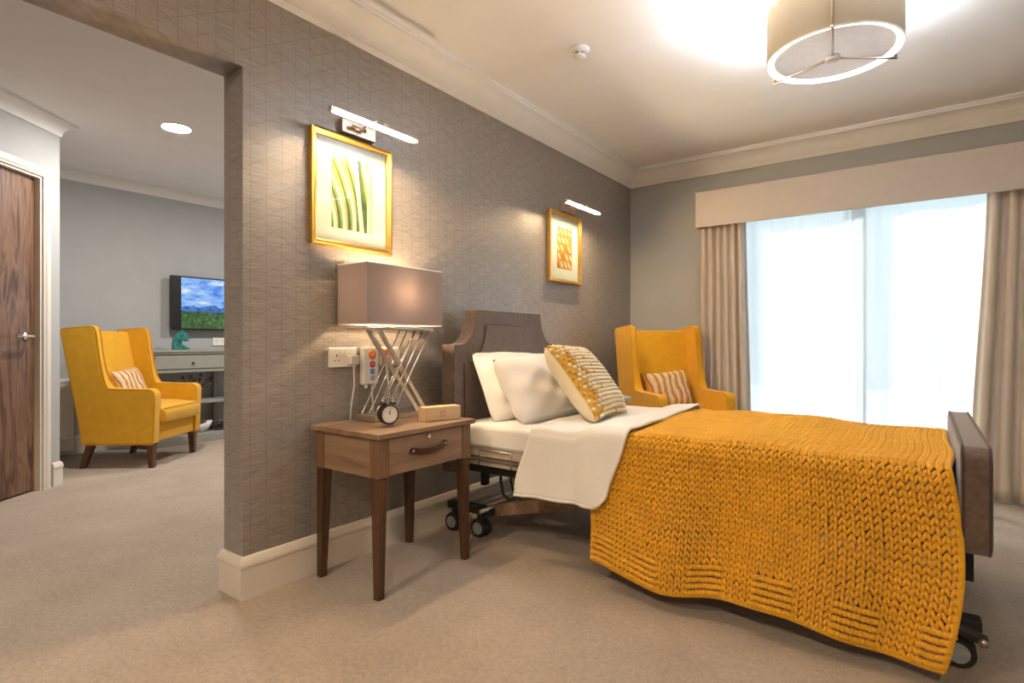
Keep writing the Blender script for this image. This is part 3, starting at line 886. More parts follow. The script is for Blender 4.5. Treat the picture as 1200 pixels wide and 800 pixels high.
MB().tube([(-sx, 0, z0 + 0.01), (sx, 0, z0 + 0.01)], 0.002, 6).tube([(0, -sy, z0 + 0.01), (0, sy, z0 + 0.01)], 0.002, 6).build('shade_spider', M['lining'], sh)

# alarm clock
ck = thing('alarm_clock', 'black twin bell alarm clock with white dial on the nightstand', 'clock', (0.335, 1.565, TZ + 0.001), math.radians(72))
mb = MB(); mb.lathe([(0.028, 0.034), (0.036, 0.030), (0.042, 0.016), (0.042, -0.016), (0.039, -0.021), (0.035, -0.021), (0.034, -0.017)], (0, 0, 0.052), 28, 'Y')
# front faces -y
mb.build('case', M['black'], ck, smooth=True)
MB().lathe([(0.0345, -0.0185), (0.001, -0.0186)], (0, 0, 0.052), 28, 'Y', cap=False).build('dial', M['dial'], ck)
mb = MB()
for k in range(12):
    a = 2 * PI * k / 12; r0 = 0.026; r1 = 0.031
    mb.tube([(r0 * math.sin(a), -0.0192, 0.052 + r0 * math.cos(a)), (r1 * math.sin(a), -0.0192, 0.052 + r1 * math.cos(a))], 0.0009, 4)
mb.tube([(0, -0.0196, 0.052), (-0.006, -0.0196, 0.068)], 0.0013, 4).tube([(0, -0.02, 0.052), (0.004, -0.02, 0.078)], 0.001, 4)
mb.build('hands_and_marks', M['black'], ck)
for sx_ in (-1, 1):
    mb = MB(); R = []
    mb.lathe([(0.003, 0.016), (0.010, 0.014), (0.016, 0.006), (0.018, 0.0), (0.016, 0.0)], (sx_ * 0.021, 0, 0.092), 16)
    mb.build('bell', M['black'], ck, smooth=True)
    MB().tube([(sx_ * 0.018, -0.006, 0.016), (sx_ * 0.026, -0.010, 0.0)], 0.003, 6).build('foot', M['steel'], ck)
MB().tube([(0.026 * math.cos(a), 0, 0.096 + 0.026 * math.sin(a)) for a in [PI * k / 12 for k in range(13)]], 0.0018, 6).build('carry_handle', M['steel'], ck, smooth=True)

# pale wooden block
bxw = thing('wooden_box', 'small pale wooden box with a faint square emblem on the nightstand', 'box', (0.365, 1.842, TZ + 0.001), math.radians(-18))
MB().box((-0.03, -0.092, 0), (0.03, 0.092, 0.062)).build('box_body', M['palewood'], bxw, bevel=0.002)
mb = MB()
for a0, a1, b0, b1 in ((-0.013, 0.013, 0.018, 0.020), (-0.013, 0.013, 0.042, 0.044), (-0.013, -0.011, 0.018, 0.044), (0.011, 0.013, 0.018, 0.044), (-0.001, 0.001, 0.018, 0.044)):
    mb.box((0.0295, a0, b0), (0.0306, a1, b1))
mb.build('emblem', M['oak'], bxw)


# ------------------------------------------------------------------ wall plates by the nightstand
def socket_plate(label, x, y0, y1, z0, z1, face=1, name='wall_socket'):
    t = thing(name, label, 'socket', (x, (y0 + y1) / 2, (z0 + z1) / 2))
    w, h = (y1 - y0) / 2, (z1 - z0) / 2
    MB().box((0, -w, -h), (0.012, w, h)).build('plate', M['plastic'], t, bevel=0.003)
    for s_ in (-1, 1):
        mb = MB()
        mb.box((0.0118, s_ * w * 0.48 - 0.003, 0.004), (0.0124, s_ * w * 0.48 + 0.003, 0.014))
        mb.box((0.0118, s_ * w * 0.48 - 0.013, -0.016), (0.0124, s_ * w * 0.48 - 0.006, -0.012))
        mb.box((0.0118, s_ * w * 0.48 + 0.006, -0.016), (0.0124, s_ * w * 0.48 + 0.013, -0.012))
        mb.build('pin_holes', M['black'], t)
        MB().box((0.012, s_ * w * 0.16 - 0.006, h * 0.35), (0.0155, s_ * w * 0.16 + 0.006, h * 0.75)).build('rocker_switch', M['plasticw'], t, bevel=0.001)
    return t


socket_plate('white double wall socket holding a plug, beside the call unit', 0.0005, 1.510, 1.657, 0.884, 0.972)
socket_plate('white double wall socket on the wallpaper behind the lamp rods', 0.0005, 1.800, 1.922, 0.884, 0.972)
pl = thing('lamp_plug', 'clear plug pushed into the double socket with its flex hanging down', 'plug', (0.0135, 1.628, 0.918))
mb = MB(); mb.box((0, -0.024, -0.024), (0.030, 0.024, 0.020)); mb.build('plug_body', M['clear'], pl, bevel=0.006)
MB().tube([(0.015, 0, -0.02), (0.016, 0.0, -0.05), (0.014, 0.004, -0.12), (0.012, -0.01, -0.2), (0.012, -0.02, -0.30)], 0.003, 8).build('flex', M['plasticw'], pl, smooth=True)
cu = thing('nurse_call_unit', 'white nurse call handset with orange, red, blue and grey buttons on the wall', 'call unit', (0.0005, 1.725, 0.885))
MB().box((0, -0.045, -0.088), (0.034, 0.045, 0.088)).build('case', M['plastic'], cu, bevel=0.008, seg=3)
for z, r, mt in ((0.052, 0.023, 'orange'), (0.008, 0.0165, 'red'), (-0.026, 0.0135, 'blue'), (-0.056, 0.0125, 'grey')):
    MB().lathe([(r, 0.033), (r, 0.0355), (r * 0.9, 0.0365), (0.001, 0.0368)], (0, 0.006, z), 20, 'X').build('button', M[mt], cu, smooth=True)
    MB().box((0.0366, 0.006 - r * 0.35, z - r * 0.12), (0.0371, 0.006 + r * 0.35, z + r * 0.12)).build('button_symbol', M['plasticw'], cu)
MB().tube([(0.018, -0.02, -0.088), (0.018, -0.02, -0.104)], 0.008, 10).build('cable_gland', M['plastic'], cu)
MB().tube([(0.018, 0.015, -0.086), (0.02, 0.015, -0.13), (0.022, 0.02, -0.2), (0.02, 0.022, -0.30)], 0.0045, 8).build('cable', M['plastic'], cu, smooth=True)
hc = thing('call_lead_socket', 'small orange and white call lead plug on the right hand socket', 'plug', (0.0132, 1.823, 0.935))
MB().box((0, -0.016, -0.028), (0.02, 0.016, 0.028)).build('plug_body', M['orange'], hc, bevel=0.004)
MB().tube([(0.012, 0, -0.026), (0.016, 0.0, -0.08), (0.02, 0.012, -0.17), (0.02, 0.0, -0.29)], 0.0035, 8).build('lead', M['plasticw'], hc, smooth=True)


# ------------------------------------------------------------------ pictures and picture lights
def print_leaves(mb):
    pass


pm = dict(
    cream=plain('print pale lime', (0.36, 0.35, 0.14), 0.9, var=0.1, nscale=12), green=plain('print leaf green', (0.06, 0.105, 0.03), 0.9, var=0.4, nscale=14),
    lime=plain('print soft green', (0.22, 0.29, 0.10), 0.9, var=0.25, nscale=14), pwhite=plain('print white', (0.58, 0.59, 0.48), 0.9, var=0.02),
    amber=plain('print amber', (0.46, 0.20, 0.010), 0.9, var=0.3, nscale=16), rust=plain('print rust', (0.36, 0.12, 0.01), 0.9, var=0.3, nscale=16))
glz = pane_glass('picture glass')


def picture(label, y0, y1, z0, z1, style):
    w, h = (y1 - y0) / 2, (z1 - z0) / 2
    t = thing('framed_print', label, 'picture', (0.001, (y0 + y1) / 2, (z0 + z1) / 2))
    fw = 0.028
    prof = [(0, 0), (0, 0.026), (0.004, 0.032), (0.010, 0.030), (0.014, 0.024), (0.020, 0.024), (0.024, 0.018), (0.028, 0.016), (0.028, 0)]
    corners = [(-w, -h), (w, -h), (w, h), (-w, h)]
    vs = []
    for (a, b) in corners:
        sa, sb = (-1 if a > 0 else 1), (-1 if b > 0 else 1)
        for o_, d_ in prof: vs.append((d_, a + sa * o_, b + sb * o_))
    n = len(prof)
    fs = [(k * n + q, ((k + 1) % 4) * n + q, ((k + 1) % 4) * n + (q + 1) % n, k * n + (q + 1) % n) for k in range(4) for q in range(n)]
    MB().add(vs, fs).build('frame', M['gold'], t)
    MB().box((0.002, -w + 0.02, -h + 0.02), (0.010, w - 0.02, h - 0.02)).build('mount', M['mat'], t)
    pw, ph = (0.115, 0.165) if style == 0 else (0.105, 0.150)
    mb = MB()
    X = 0.0105
    mb.add([(X, -pw, -ph), (X, pw, -ph), (X, pw, ph), (X, -pw, ph)], [(0, 1, 2, 3)])

    def strip(fa, fb, mi, x, n=18):
        mb.cur = mi; pts = []
        for k in range(n):
            b0 = -ph + 2 * ph * k / n; b1 = -ph + 2 * ph * (k + 1) / n
            c = lambda q: max(-pw, min(pw, q))
            q = [(x, c(fa(b0)), b0), (x, c(fb(b0)), b0), (x, c(fb(b1)), b1), (x, c(fa(b1)), b1)]
            if q[1][1] - q[0][1] > 1e-4 or q[2][1] - q[3][1] > 1e-4: mb.add(q, [(0, 1, 2, 3)])
    if style == 0:
        mats = [pm['cream'], pm['green'], pm['lime'], pm['pwhite']]
        for k, base in enumerate((-0.115, -0.065, -0.012, 0.035, 0.078)):
            cur = (lambda q, base=base, k=k: base - (0.17 - 0.022 * k) * ((q + ph) / (2 * ph)) ** 1.9 + 0.01 * k * ((q + ph) / (2 * ph)))
            strip(lambda q: cur(q) - 0.004, lambda q: cur(q) + 0.022, 2, X + 0.0003)
            strip(lambda q: cur(q) + 0.012, lambda q: cur(q) + 0.030, 3, X + 0.0005)
            strip(lambda q: cur(q) - 0.013, lambda q: cur(q) + 0.001 - 0.008 * (q + ph) / (2 * ph), 1, X + 0.0007)
        strip(lambda q: 0.045 - 0.02 * (q / ph), lambda q: 0.062 - 0.02 * (q / ph), 1, X + 0.0009)
        strip(lambda q: 0.02 - 0.02 * (q / ph), lambda q: 0.045 - 0.02 * (q / ph), 3, X + 0.0008)
        strip(lambda q: 0.085 + 0.004 * q / ph, lambda q: 0.1 + 0.01 * q / ph, 3, X + 0.0008)
        strip(lambda q: 0.1, lambda q: 0.104, 2, X + 0.001)
    else:
        mats = [pm['amber'], pm['rust'], pm['cream'], pm['pwhite']]
        for r_ in range(5):
            for c_ in range(4):
                ca = -pw + 2 * pw * (c_ + 0.25 + 0.35 * (r_ % 2)) / 4; cb = -ph + 2 * ph * (r_ + 0.5) / 5
                for mi, sz, dx, dz in ((1, 1.12, 0.006, -0.008), (3, 1.0, 0, 0)):
                    if (r_ * 4 + c_) % 5 == 0 and mi == 3: continue
                    pts = []
                    for k in range(12):
                        a = 2 * PI * k / 12
                        e1, e2 = 0.030 * sz * math.cos(a), 0.009 * sz * math.sin(a)
                        pts.append((X + 0.0003 + 0.0003 * mi, max(-pw, min(pw, ca + dx + e1 * 0.62 + e2 * 0.78)), max(-ph, min(ph, cb + dz - e1 * 0.78 + e2 * 0.62))))
                    mb.cur = mi; mb.add(pts, [tuple(range(12))])
    mb.build('print', mats, t)
    MB().box((0.0145, -w + 0.024, -h + 0.024), (0.0160, w - 0.024, h - 0.024)).build('glazing', glz, t)
    return t


picture('gilt framed print of curving green leaves hanging above the table lamp', 1.413, 1.858, 1.420, 1.930, 0)
picture('gilt framed amber and white print hanging above the bed', 3.300, 3.745, 1.425, 1.932, 1)


def picture_light(label, yc):
    t = thing('picture_light', label, 'picture light', (0.001, yc, 1.97))
    MB().box((0, -0.095, -0.022), (0.026, 0.095, 0.036)).build('wall_mount', M['nickel'], t, bevel=0.002)
    mb = MB(); mb.tube([(0.024, -0.03, 0.005), (0.050, -0.03, 0.005)], 0.006, 10).tube([(0.045, -0.055, 0.005), (0.045, 0.02, 0.005)], 0.009, 12)
    mb.tube([(0.045, 0.0, 0.008), (0.095, 0.01, 0.03), (0.14, 0.01, 0.026)], 0.004, 8)
    mb.build('swivel_arm', M['nickel'], t, smooth=True)
    # channel that shields the wall above the picture, open below and to the room
    L_ = 0.235
    mb = MB()
    mb.box((0.1375, -L_, -0.0115), (0.1395, L_, 0.0085)).box((0.1395, -L_, 0.0065), (0.1575, L_, 0.0085)).box((0.156, -L_, 0.003), (0.1575, L_, 0.0065))
    mb.build('lamp_channel', M['nickel'], t)
    for s_ in (-1, 1):
        MB().box((0.1375, s_ * L_ - (0.0 if s_ > 0 else 0.012), -0.009), (0.1575, s_ * L_ + (0.012 if s_ > 0 else 0.0), 0.0085)).build('end_cap', M['nickel'], t, bevel=0.001)
    MB().tube([(0.1465, 0.05, 0.0085), (0.1465, 0.05, 0.024)], 0.007, 10).build('adjusting_knob', M['nickel'], t)
    MB().tube([(0.1475, -L_ + 0.02, -0.002), (0.1475, L_ - 0.005, -0.002)], 0.0042, 10).build('light_strip', M['tube'], t, smooth=True)
    return t


picture_light('lit brass picture light bar above the green leaf print', 1.662)
picture_light('lit brass picture light bar above the amber print', 3.562)


# ------------------------------------------------------------------ pelmet, curtains, sheers
pmt = thing('pelmet', 'wide oatmeal fabric pelmet box above the window', 'pelmet', (1.78, YW - 0.002, 0))
MB().box((-1.13, -0.19, 1.915), (1.13, -0.165, 2.198)).build('front_board', M['pelmet'], pmt, bevel=0.003)
MB().box((-1.13, -0.165, 2.170), (1.13, 0.0, 2.198)).build('top_board', M['pelmet'], pmt)
for s_ in (-1, 1):
    MB().box((s_ * 1.1175 - 0.0125, -0.165, 1.915), (s_ * 1.1175 + 0.0125, 0.0, 2.170)).build('end_board', M['pelmet'], pmt)


def curtain(name, label, mtl, x0a, x1a, x0b, x1b, y, ztop, zbot, folds, amp, seed, cat, thick, group=None, mid=None, wander=0.3):
    """folded cloth between (x0a..x1a) at the top and (x0b..x1b) at the bottom"""
    rnd = random.Random(seed); ph = [rnd.uniform(-1, 1) for _ in range(folds + 2)]
    root = thing(name, label, cat, (0, y, zbot), group=group)

    def fn(u, v):
        z = (ztop - zbot) * (1 - v)
        f = v * v * (3 - 2 * v)
        xl = x0a + (x0b - x0a) * f; xr = x1a + (x1b - x1a) * f
        if mid: bow = math.sin(PI * v) * mid; xr += bow
        i = u * folds; k = int(min(folds - 1, i)); fr = i - k
        w = ph[k] + (ph[k + 1] - ph[k]) * fr
        a = 2 * PI * i + wander * w * (0.3 + v) * 2
        am = amp * (0.75 + 0.35 * w) * (0.8 + 0.35 * v)
        return (xl + (xr - xl) * u + 0.35 * am * math.sin(2 * a) * 0.5, am * math.cos(a), z)
    MB().grid(fn, folds * 14, 24).build('cloth', mtl, root, smooth=True, solid=thick)
    mb = MB(); mb.tube([fn(k / (folds * 14), 1) for k in range(folds * 14 + 1)], max(thick, 0.002), 5); mb.build('hem', mtl, root, smooth=True)
    return root


curtain('curtain', 'oatmeal curtain gathered in pleats behind the yellow corner armchair', M['drape'], 0.665, 1.005, 0.655, 1.04, YW - 0.108, 2.16, 0.012, 6, 0.041, 4, 'curtain', 0.004)
curtain('curtain', 'oatmeal curtain gathered beyond the foot of the bed', M['drape'], 2.455, 2.86, 2.37, 2.88, YW - 0.108, 2.16, 0.012, 5, 0.041, 9, 'curtain', 0.004, wander=0.6)


def sheer(label, x0, x1, y, seed):
    rg = random.Random(seed)
    comp = [(rg.uniform(0.9, 1.1) * f, rg.uniform(0, 6), a) for f, a in ((2 * PI / 0.30, 0.012), (2 * PI / 0.125, 0.0085), (2 * PI / 0.062, 0.0036), (2 * PI / 0.19, 0.008))]
    root = thing('sheer_curtain', label, 'sheer curtain', (0, y, 0.02))

    def fn(u, v):
        x = x0 + (x1 - x0) * u
        yy = 0
        for f, p, a in comp:
            yy += a * (0.6 + 0.5 * v) * math.sin(f * (x + 0.02 * math.sin(2.2 * v + p)) + p)
        return (x, yy * 0.75, 2.13 * (1 - v))
    n = int((x1 - x0) / 0.006)
    MB().grid(fn, n, 16).build('voile', M['sheer'], root, smooth=True)
    MB().tube([fn(k / n, 1) for k in range(0, n + 1, 2)], 0.003, 5).build('hem', M['sheer'], root, smooth=True)


sheer('white voile sheer covering the window half beside the yellow armchair', 0.92, 1.70, YW - 0.036, 12)
sheer('white voile sheer covering the window half beyond the footboard', 1.665, 2.56, YW - 0.004, 21)


# ------------------------------------------------------------------ wing armchairs
def armchair(label, loc, face_deg, sc):
    t = thing('wing_armchair', label, 'armchair', loc, math.radians(face_deg + 90), 'mustard wing armchairs')
    t.scale = (sc, sc, 1)
    W2 = 0.37; th = 0.088
    # side outline (y forward is negative)
    prof = [(-0.37, 0.195), (-0.385, 0.56)]
    for k in range(1, 6):
        a = PI - PI / 2 * k / 5; prof.append((-0.335 + 0.05 * math.cos(a), 0.575 + 0.05 * math.sin(a)))
    prof += [(-0.12, 0.628), (-0.015, 0.635), (0.022, 0.70), (0.045, 0.80), (0.062, 0.90), (0.075, 1.0), (0.088, 1.085), (0.10, 1.115), (0.135, 1.125),
             (0.35, 1.105), (0.362, 1.085), (0.285, 0.70), (0.19, 0.195)]
    for s_ in (-1, 1):
        mb = MB()
        n = len(prof)

        def P(a, b, q):
            # the wing is slimmer than the arm and flares out a touch
            k = max(0.0, min(1.0, (b - 0.62) / 0.2)); k = k * k * (3 - 2 * k)
            tt = th - 0.028 * k; xo = W2 - 0.006 * k
            return (s_ * (xo - (tt if q else 0)), a, b)
        vs = [P(a, b, 0) for a, b in prof] + [P(a, b, 1) for a, b in prof]
        fs = [tuple(range(n)), tuple(range(n, 2 * n))] + [(k, (k + 1) % n, n + (k + 1) % n, n + k) for k in range(n)]
        mb.add(vs, fs)
        sd = mb.build('side_panel', M['yellow'], t, bevel=0.014, seg=3)
        for q in (0, 1):
            pts = []
            for a, b in prof:
                p = P(a, b, q); pts.append((p[0] - s_ * (0.004 if q == 0 else -0.004), p[1] * 0.985 if p[1] < 0 else p[1] - 0.004, p[2] - 0.004))
            MB().loop(pts, 0.0052).build('piping', M['piping'], sd, smooth=True)
    wi = W2 - th + 0.004
    # raked back
    mb = MB(); bk = [(0.06, 0.30), (0.185, 0.30), (0.262, 0.70), (0.343, 1.075), (0.336, 1.092), (0.25, 1.085), (0.238, 1.06), (0.185, 0.80), (0.14, 0.62), (0.09, 0.46)]
    mb.prism(bk, lambda a, b, q: (q, a, b), -wi - 0.03, wi + 0.03)
    mb.build('backrest', M['yellow'], t, bevel=0.02, seg=3)
    mb = MB(); mb.box((-wi, -0.352, 0.198), (wi, 0.185, 0.345)); mb.build('seat_base', M['yellow'], t, bevel=0.012)
    mb = MB(); cc = [(-0.405, 0.348), (-0.418, 0.37), (-0.418, 0.44), (-0.40, 0.466), (-0.2, 0.488), (0.0, 0.49), (0.14, 0.478), (0.14, 0.348)]
    mb.prism(cc, lambda a, b, q: (q, a, b), -wi + 0.006, wi - 0.006)
    ct = mb.build('seat_cushion', M['yellow'], t, bevel=0.016, seg=3)
    for z, y in ((0.464, -0.402), (0.354, -0.408)):
        MB().tube([(-wi + 0.016, y, z), (wi - 0.016, y, z)], 0.005, 6).build('piping', M['piping'], ct, smooth=True)
    for sx in (-1, 1):
        for y, dy in ((-0.325, -0.005), (0.145, 0.07)):
            a = 0.028; b = 0.02; x = sx * 0.315
            mb = MB(); mb.hexa([(x - b, y + dy - b, 0), (x + b, y + dy - b, 0), (x + b, y + dy + b, 0), (x - b, y + dy + b, 0)],
                               [(x - a, y - a, 0.2), (x + a, y - a, 0.2), (x + a, y + a, 0.2), (x - a, y + a, 0.2)])
            mb.build('leg', M['darkleg'], t, bevel=0.002)
    return t


def chair_cushion(label, loc, face):
    f = math.radians(face); d = Vector((math.cos(f), math.sin(f)))
    c = Vector(loc[:2]) - d * 0.055
    pillow_thing('striped_cushion', label, 'cushion', M['stripes'], 0.40, 0.30, 0.13, lean((c.x, c.y, 0.625), face, 20, -4), 11, 0.003, group='striped armchair cushions')


C1 = (-3.235, 1.905, 0); A1 = 39
C2 = (0.575, 4.165, 0); A2 = -36
armchair('mustard yellow wing armchair in the lounge, beside the console table', C1, A1, 0.97)
armchair('mustard yellow wing armchair in the corner between bed and curtain', C2, A2, 0.87)
chair_cushion('brown and white striped cushion on the lounge armchair', C1, A1)
chair_cushion('ochre and white striped cushion on the corner armchair by the curtain', C2, A2)

# small round side table between bed and corner chair
stb = thing('side_table', 'small round dark topped side table between bed and corner armchair', 'table', (0.36, 3.60, 0))
MB().lathe([(0.001, 0.585), (0.125, 0.585), (0.13, 0.59), (0.13, 0.607), (0.126, 0.611), (0.118, 0.605), (0.001, 0.605)], (0, 0, 0), 32).build('table_top', M['grey'], stb, smooth=False)
MB().tube([(0, 0, 0.015), (0, 0, 0.585)], 0.018, 14).build('stem', M['steel'], stb, smooth=True)
MB().lathe([(0.001, 0), (0.12, 0), (0.12, 0.008), (0.03, 0.018), (0.001, 0.018)], (0, 0, 0), 28).build('foot', M['grey'], stb)

# ------------------------------------------------------------------ ceiling things
pd = thing('drum_pendant', 'tan linen drum ceiling light with three metal spokes over the bed', 'ceiling light', (1.822, 2.69, 2.2))
R_ = 0.252; HH = 0.22
mb = MB(); mb.lathe([(R_, 0), (R_, HH)], (0, 0, 0), 56, 'Z', cap=False); mb.build('drum_shade', M['drum'], pd, smooth=True)
mb = MB(); mb.lathe([(R_ - 0.003, 0.002), (R_ - 0.003, HH - 0.002)], (0, 0, 0), 56, 'Z', cap=False); mb.build('shade_lining', M['lining'], pd, smooth=True)
mb = MB(); mb.lathe([(R_ - 0.004, -0.002), (R_ + 0.001, -0.002), (R_ + 0.001, 0.004), (R_ - 0.004, 0.004), (R_ - 0.004, -0.002)], (0, 0, 0), 56, cap=False); mb.build('bottom_ring', M['lining'], pd, smooth=False)
mb = MB(); mb.lathe([(0.001, 0.006), (0.222, 0.006), (0.224, 0.008), (0.224, 0.011), (0.001, 0.011)], (0, 0, 0), 48); mb.build('diffuser', M['diffuser'], pd)
a0 = math.radians(-83.5)
for k in range(3):
    a = a0 + 2 * PI * k / 3
    MB().tube([(0.02 * math.cos(a), 0.02 * math.sin(a), -0.008), (0.272 * math.cos(a), 0.272 * math.sin(a), -0.008)], 0.0055, 8).build('spoke', M['nickel'], pd, smooth=True)
    MB().tube([(0.266 * math.cos(a), 0.266 * math.sin(a), -0.008), (0.266 * math.cos(a), 0.266 * math.sin(a), HH + 0.005)], 0.006, 8).build('hanger_rod', M['nickel'], pd, smooth=True)
MB().lathe([(0.001, -0.022), (0.022, -0.022), (0.028, -0.016), (0.028, -0.002), (0.012, 0.006), (0.001, 0.006)], (0, 0, 0), 24).build('hub', M['plasticw'], pd, smooth=True)
MB().tube([(0, 0, 0.011), (0, 0, CZ - 2.2 - 0.028)], 0.008, 10).build('stem', M['nickel'], pd, smooth=True)
MB().lathe([(0.06, CZ - 2.2 - 0.03), (0.06, CZ - 2.2 - 0.001)], (0, 0, 0), 28).build('ceiling_rose', M['nickel'], pd)
for k in range(3):
    a = a0 + PI / 3 + 2 * PI * k / 3
    c_ = (0.11 * math.cos(a), 0.11 * math.sin(a), 0.188)
    MB().tube([(0, 0, 0.188), c_], 0.006, 8).build('lamp_arm', M['nickel'], pd)
    MB().ball((c_[0] * 1.25, c_[1] * 1.25, c_[2]), 0.033, 14, 10).build('bulb', M['pbulb'], pd, smooth=True)

sd = thing('smoke_detector', 'small white smoke detector on the ceiling', 'smoke detector', (0.69, 2.545, CZ - 0.0005))
MB().lathe([(0.001, 0), (0.052, 0), (0.052, -0.010), (0.046, -0.014), (0.036, -0.016), (0.034, -0.020)], (0, 0, 0), 28).build('base', M['plasticw'], sd, smooth=True)
for k in range(6):
    a = 2 * PI * k / 6
    MB().tube([(0.031 * math.cos(a), 0.031 * math.sin(a), -0.018), (0.029 * math.cos(a), 0.029 * math.sin(a), -0.040)], 0.004, 6).build('rib', M['plasticw'], sd)
MB().lathe([(0.034, -0.036), (0.035, -0.042), (0.028, -0.050), (0.012, -0.054), (0.001, -0.054)], (0, 0, 0), 24).build('cap', M['plasticw'], sd, smooth=True)
MB().lathe([(0.024, -0.016), (0.024, -0.038)], (0, 0, 0), 20).build('sensor_core', M['grey'], sd)


def downlight(label, x, y, lens='led'):
    t = thing('downlight', label, 'downlight', (x, y, CZ - 0.0005), group='recessed downlights')
    MB().lathe([(0.088, -0.004), (0.108, -0.004), (0.112, -0.001), (0.112, 0.0), (0.088, 0.0)], (0, 0, 0), 36, cap=False).build('rim', M['plasticw'], t)
    MB().lathe([(0.001, -0.0035), (0.0885, -0.0035)], (0, 0, 0), 36, cap=False).build('lens', M[lens], t)


downlight('round lit downlight in the lounge ceiling beyond the opening', -2.15, 1.78, 'ledw')
downlight('round lit downlight in the lounge ceiling near the end window', -2.15, 3.5, 'ledw')  # out of view, added to brighten the lounge
for k, (x, y) in enumerate(((0.75, -0.75), (2.7, -1.2))):  # unseen pair added behind the camera as warm fill for the near floor
    downlight(['round lit downlight in the bedroom ceiling near the opening', 'round lit downlight in the bedroom ceiling by the plain front wall'][k], x, y)

# ------------------------------------------------------------------ lounge things
tvt = thing('television', 'wall mounted black television showing mountains and forest', 'television', (XL + 0.001, 2.90, 1.115))
MB().box((0.05, -0.45, 0), (0.10, 0.45, 0.545)).build('housing', M['black'], tvt, bevel=0.003)
MB().box((0, -0.12, 0.15), (0.05, 0.12, 0.4)).build('wall_bracket', M['black'], tvt)
scr = MB().box((0.0995, -0.36, 0.018), (0.1015, 0.435, 0.53)).build('screen', M['tv'], tvt)

cn = thing('console_table', 'grey green painted console table with drawers under the television', 'console table', (XL + 0.005, 2.90, 0))
cw2 = 0.72; cd = 0.31
MB().box((0.012, -cw2 - 0.02, 0.895), (cd + 0.02, cw2 + 0.02, 0.92)).build('top', M['console'], cn, bevel=0.004)
MB().box((0.012, -cw2 - 0.008, 0.875), (cd + 0.01, cw2 + 0.008, 0.895)).build('top_moulding', M['console'], cn, bevel=0.006)
MB().box((0.012, -cw2, 0.715), (cd - 0.012, cw2, 0.875)).build('carcass', M['console'], cn)
for s_ in (-1, 1):
    d_ = MB().box((cd - 0.012, min(s_ * 0.012, s_ * (cw2 - 0.04)), 0.735), (cd - 0.001, max(s_ * 0.012, s_ * (cw2 - 0.04)), 0.865)).build('drawer', M['console'], cn, bevel=0.003)
    MB().lathe([(0.005, -0.002), (0.005, 0.008), (0.012, 0.012), (0.012, 0.018), (0.001, 0.022)], (cd, s_ * 0.345, 0.79), 14, 'X').build('knob', M['black'], d_, smooth=True)
MB().box((cd - 0.012, -cw2 - 0.004, 0.700), (cd + 0.006, cw2 + 0.004, 0.716)).build('rail_moulding', M['console'], cn)
for y in (-cw2 + 0.025, 0.0, cw2 - 0.025):
    MB().box((cd - 0.05, y - 0.024, 0.08), (cd - 0.005, y + 0.024, 0.705)).build('post', M['console'], cn, bevel=0.003)
    MB().box((0.02, y - 0.024, 0.08), (0.06, y + 0.024, 0.705)).build('post', M['console'], cn, bevel=0.003)
MB().box((0.02, -cw2 + 0.02, 0.385), (cd - 0.012, cw2 - 0.02, 0.415)).build('shelf', M['console'], cn)
MB().box((0.012, -cw2 - 0.01, 0.0), (cd + 0.008, cw2 + 0.01, 0.085)).build('plinth', M['console'], cn, bevel=0.004)

hs = thing('horse_head_sculpture', 'teal glazed horse head sculpture on the console table', 'sculpture', (XL + 0.22, 2.487, 0.921), 0)
prof = [(-0.075, 0.0), (-0.074, 0.06), (-0.066, 0.11), (-0.045, 0.155), (-0.012, 0.180), (0.002, 0.196), (0.012, 0.183), (0.035, 0.172), (0.052, 0.15), (0.060, 0.12), (0.068, 0.10),
        (0.058, 0.083), (0.040, 0.078), (0.032, 0.092), (0.022, 0.10), (0.008, 0.094), (0.0, 0.07), (0.008, 0.045), (0.035, 0.030), (0.065, 0.018), (0.075, 0.0)]
mb = MB(); mb.prism(prof, lambda a, b, q: (q, a, b), -0.032, 0.032)
hso = mb.build('head', M['teal'], hs, bevel=0.014, seg=3)
mb = MB()
for k in range(6):
    a = 0.15 + 0.16 * k
    mb.tube([(0.026, -0.07 + 0.05 * a, 0.05 + 0.12 * a), (0.036, -0.05 + 0.05 * a, 0.03 + 0.13 * a), (0.030, -0.03 + 0.04 * a, 0.02 + 0.12 * a)], 0.007, 6)
mb.ball((0.03, 0.03, 0.145), 0.006, 8, 6)
mb.build('mane', M['teal'], hso, smooth=True)

so = socket_plate('white wall socket under the television above the console', XL + 0.0005, 2.89, 3.03, 0.955, 1.04)

# dried arrangement and white bowl on the console shelves
da = thing('dried_seedhead_arrangement', 'dark dried twigs with seed heads on the console shelf', 'dried flowers', (XL + 0.2, 2.62, 0.417))
rnd = random.Random(5)
mb = MB(); mb2 = MB()
for k in range(26):
    a = rnd.uniform(0, 2 * PI); e_ = rnd.uniform(0.02, 0.10); L_ = rnd.uniform(0.12, 0.25)
    p1_ = (0.6 * e_ * math.cos(a), 1.7 * e_ * math.sin(a), L_)
    mb.tube([(0, 0, 0.0), (p1_[0] * 0.4, p1_[1] * 0.4, L_ * 0.55), p1_], 0.0022, 5)
    mb2.cur = 0; mb2.ball(p1_, rnd.uniform(0.008, 0.016), 7, 5)
mb.build('twigs', M['twig'], da); mb2.build('seed_heads', M['seed'], da, smooth=True)['kind'] = 'stuff'
MB().lathe([(0.001, 0), (0.035, 0), (0.042, 0.04), (0.03, 0.085), (0.034, 0.095), (0.028, 0.095), (0.024, 0.08), (0.001, 0.03)], (0, 0, 0), 20).build('pot', M['twig'], da, smooth=True)
wb = thing('white_shell_bowl', 'white shell shaped bowl on the console plinth', 'bowl', (XL + 0.2, 2.66, 0.086), 0.0)


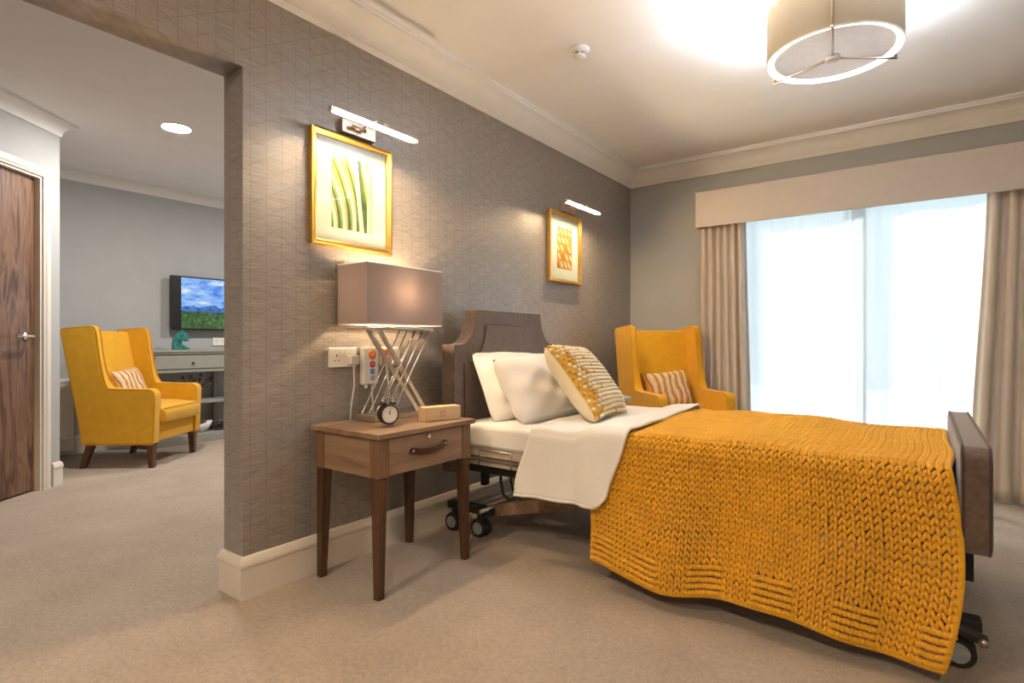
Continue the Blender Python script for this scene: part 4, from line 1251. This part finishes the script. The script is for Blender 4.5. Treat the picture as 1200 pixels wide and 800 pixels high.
def shell(u, v):
    a = u * PI * 1.0 - 0.1; r = 0.03 + 0.12 * v
    return (0.09 * v * math.cos(a * 2), 0.13 * (v * math.cos(a)) , 0.012 + 0.10 * v * v * (0.7 + 0.3 * math.sin(a * 9)) )


mb = MB()
prof = [(0.001, 0.0), (0.045, 0.0), (0.085, 0.035), (0.115, 0.085), (0.108, 0.09), (0.075, 0.045), (0.04, 0.014), (0.001, 0.012)]
n = 32; vs = []
for r, h in prof:
    for q in range(n):
        w = 2 * PI * q / n; k = 1 + 0.10 * math.cos(8 * w) * (r > 0.06)
        vs.append((r * 0.75 * k * math.cos(w), r * 1.15 * k * math.sin(w), h + (0.018 * math.sin(w) if h > 0.04 else 0)))
fs = [(k * n + q, k * n + (q + 1) % n, (k + 1) * n + (q + 1) % n, (k + 1) * n + q) for k in range(len(prof) - 1) for q in range(n)]
fs.append(tuple(range(n))[::-1]); mb.add(vs, fs)
mb.build('bowl', M['plasticw'], wb, smooth=True)
for k in range(7):
    a = 0.9 * k; MB().ball((0.03 * math.cos(a), 0.06 * math.sin(a), 0.075 + 0.012 * (k % 3)), 0.024, 10, 7).build('dried_pod', M['seed'], wb, smooth=True)
gb = thing('dried_twig_bundle', 'bundle of dried twigs lying beside the shell bowl', 'dried flowers', (XL + 0.2, 2.90, 0.086))
mb = MB(); mb2 = MB()
for k in range(14):
    y = -0.10 + rnd.uniform(-0.01, 0.01) * 2; L_ = rnd.uniform(0.14, 0.24); z = 0.008 + 0.0055 * k
    x = rnd.uniform(-0.05, 0.05); x2 = x + rnd.uniform(-0.04, 0.04)
    mb.tube([(x, y, z), (x2, y + L_, z + 0.012)], 0.004, 5); mb2.ball((x2, y + L_, z + 0.012), 0.010, 7, 5)
mb.build('twigs', M['twig'], gb); mb2.build('seed_heads', M['seed'], gb, smooth=True)['kind'] = 'stuff'

rd = thing('radiator', 'low white radiator with round valve on the lounge wall behind the armchair', 'radiator', (XL + 0.021, 1.50, 0.045))
MB().box((0, -0.15, 0), (0.10, 0.155, 0.62)).build('casing', M['plastic'], rd, bevel=0.006)
MB().box((0.10, -0.12, 0.05), (0.106, 0.12, 0.57)).build('front_panel', M['plastic'], rd, bevel=0.004)
MB().box((-0.004, -0.155, 0.60), (0.108, 0.162, 0.628)).build('top_cap', M['plastic'], rd, bevel=0.006)
MB().lathe([(0.022, 0.105), (0.024, 0.115), (0.022, 0.145), (0.001, 0.148)], (0, 0.075, 0.12), 18, 'X').build('valve', M['plasticw'], rd, smooth=True)
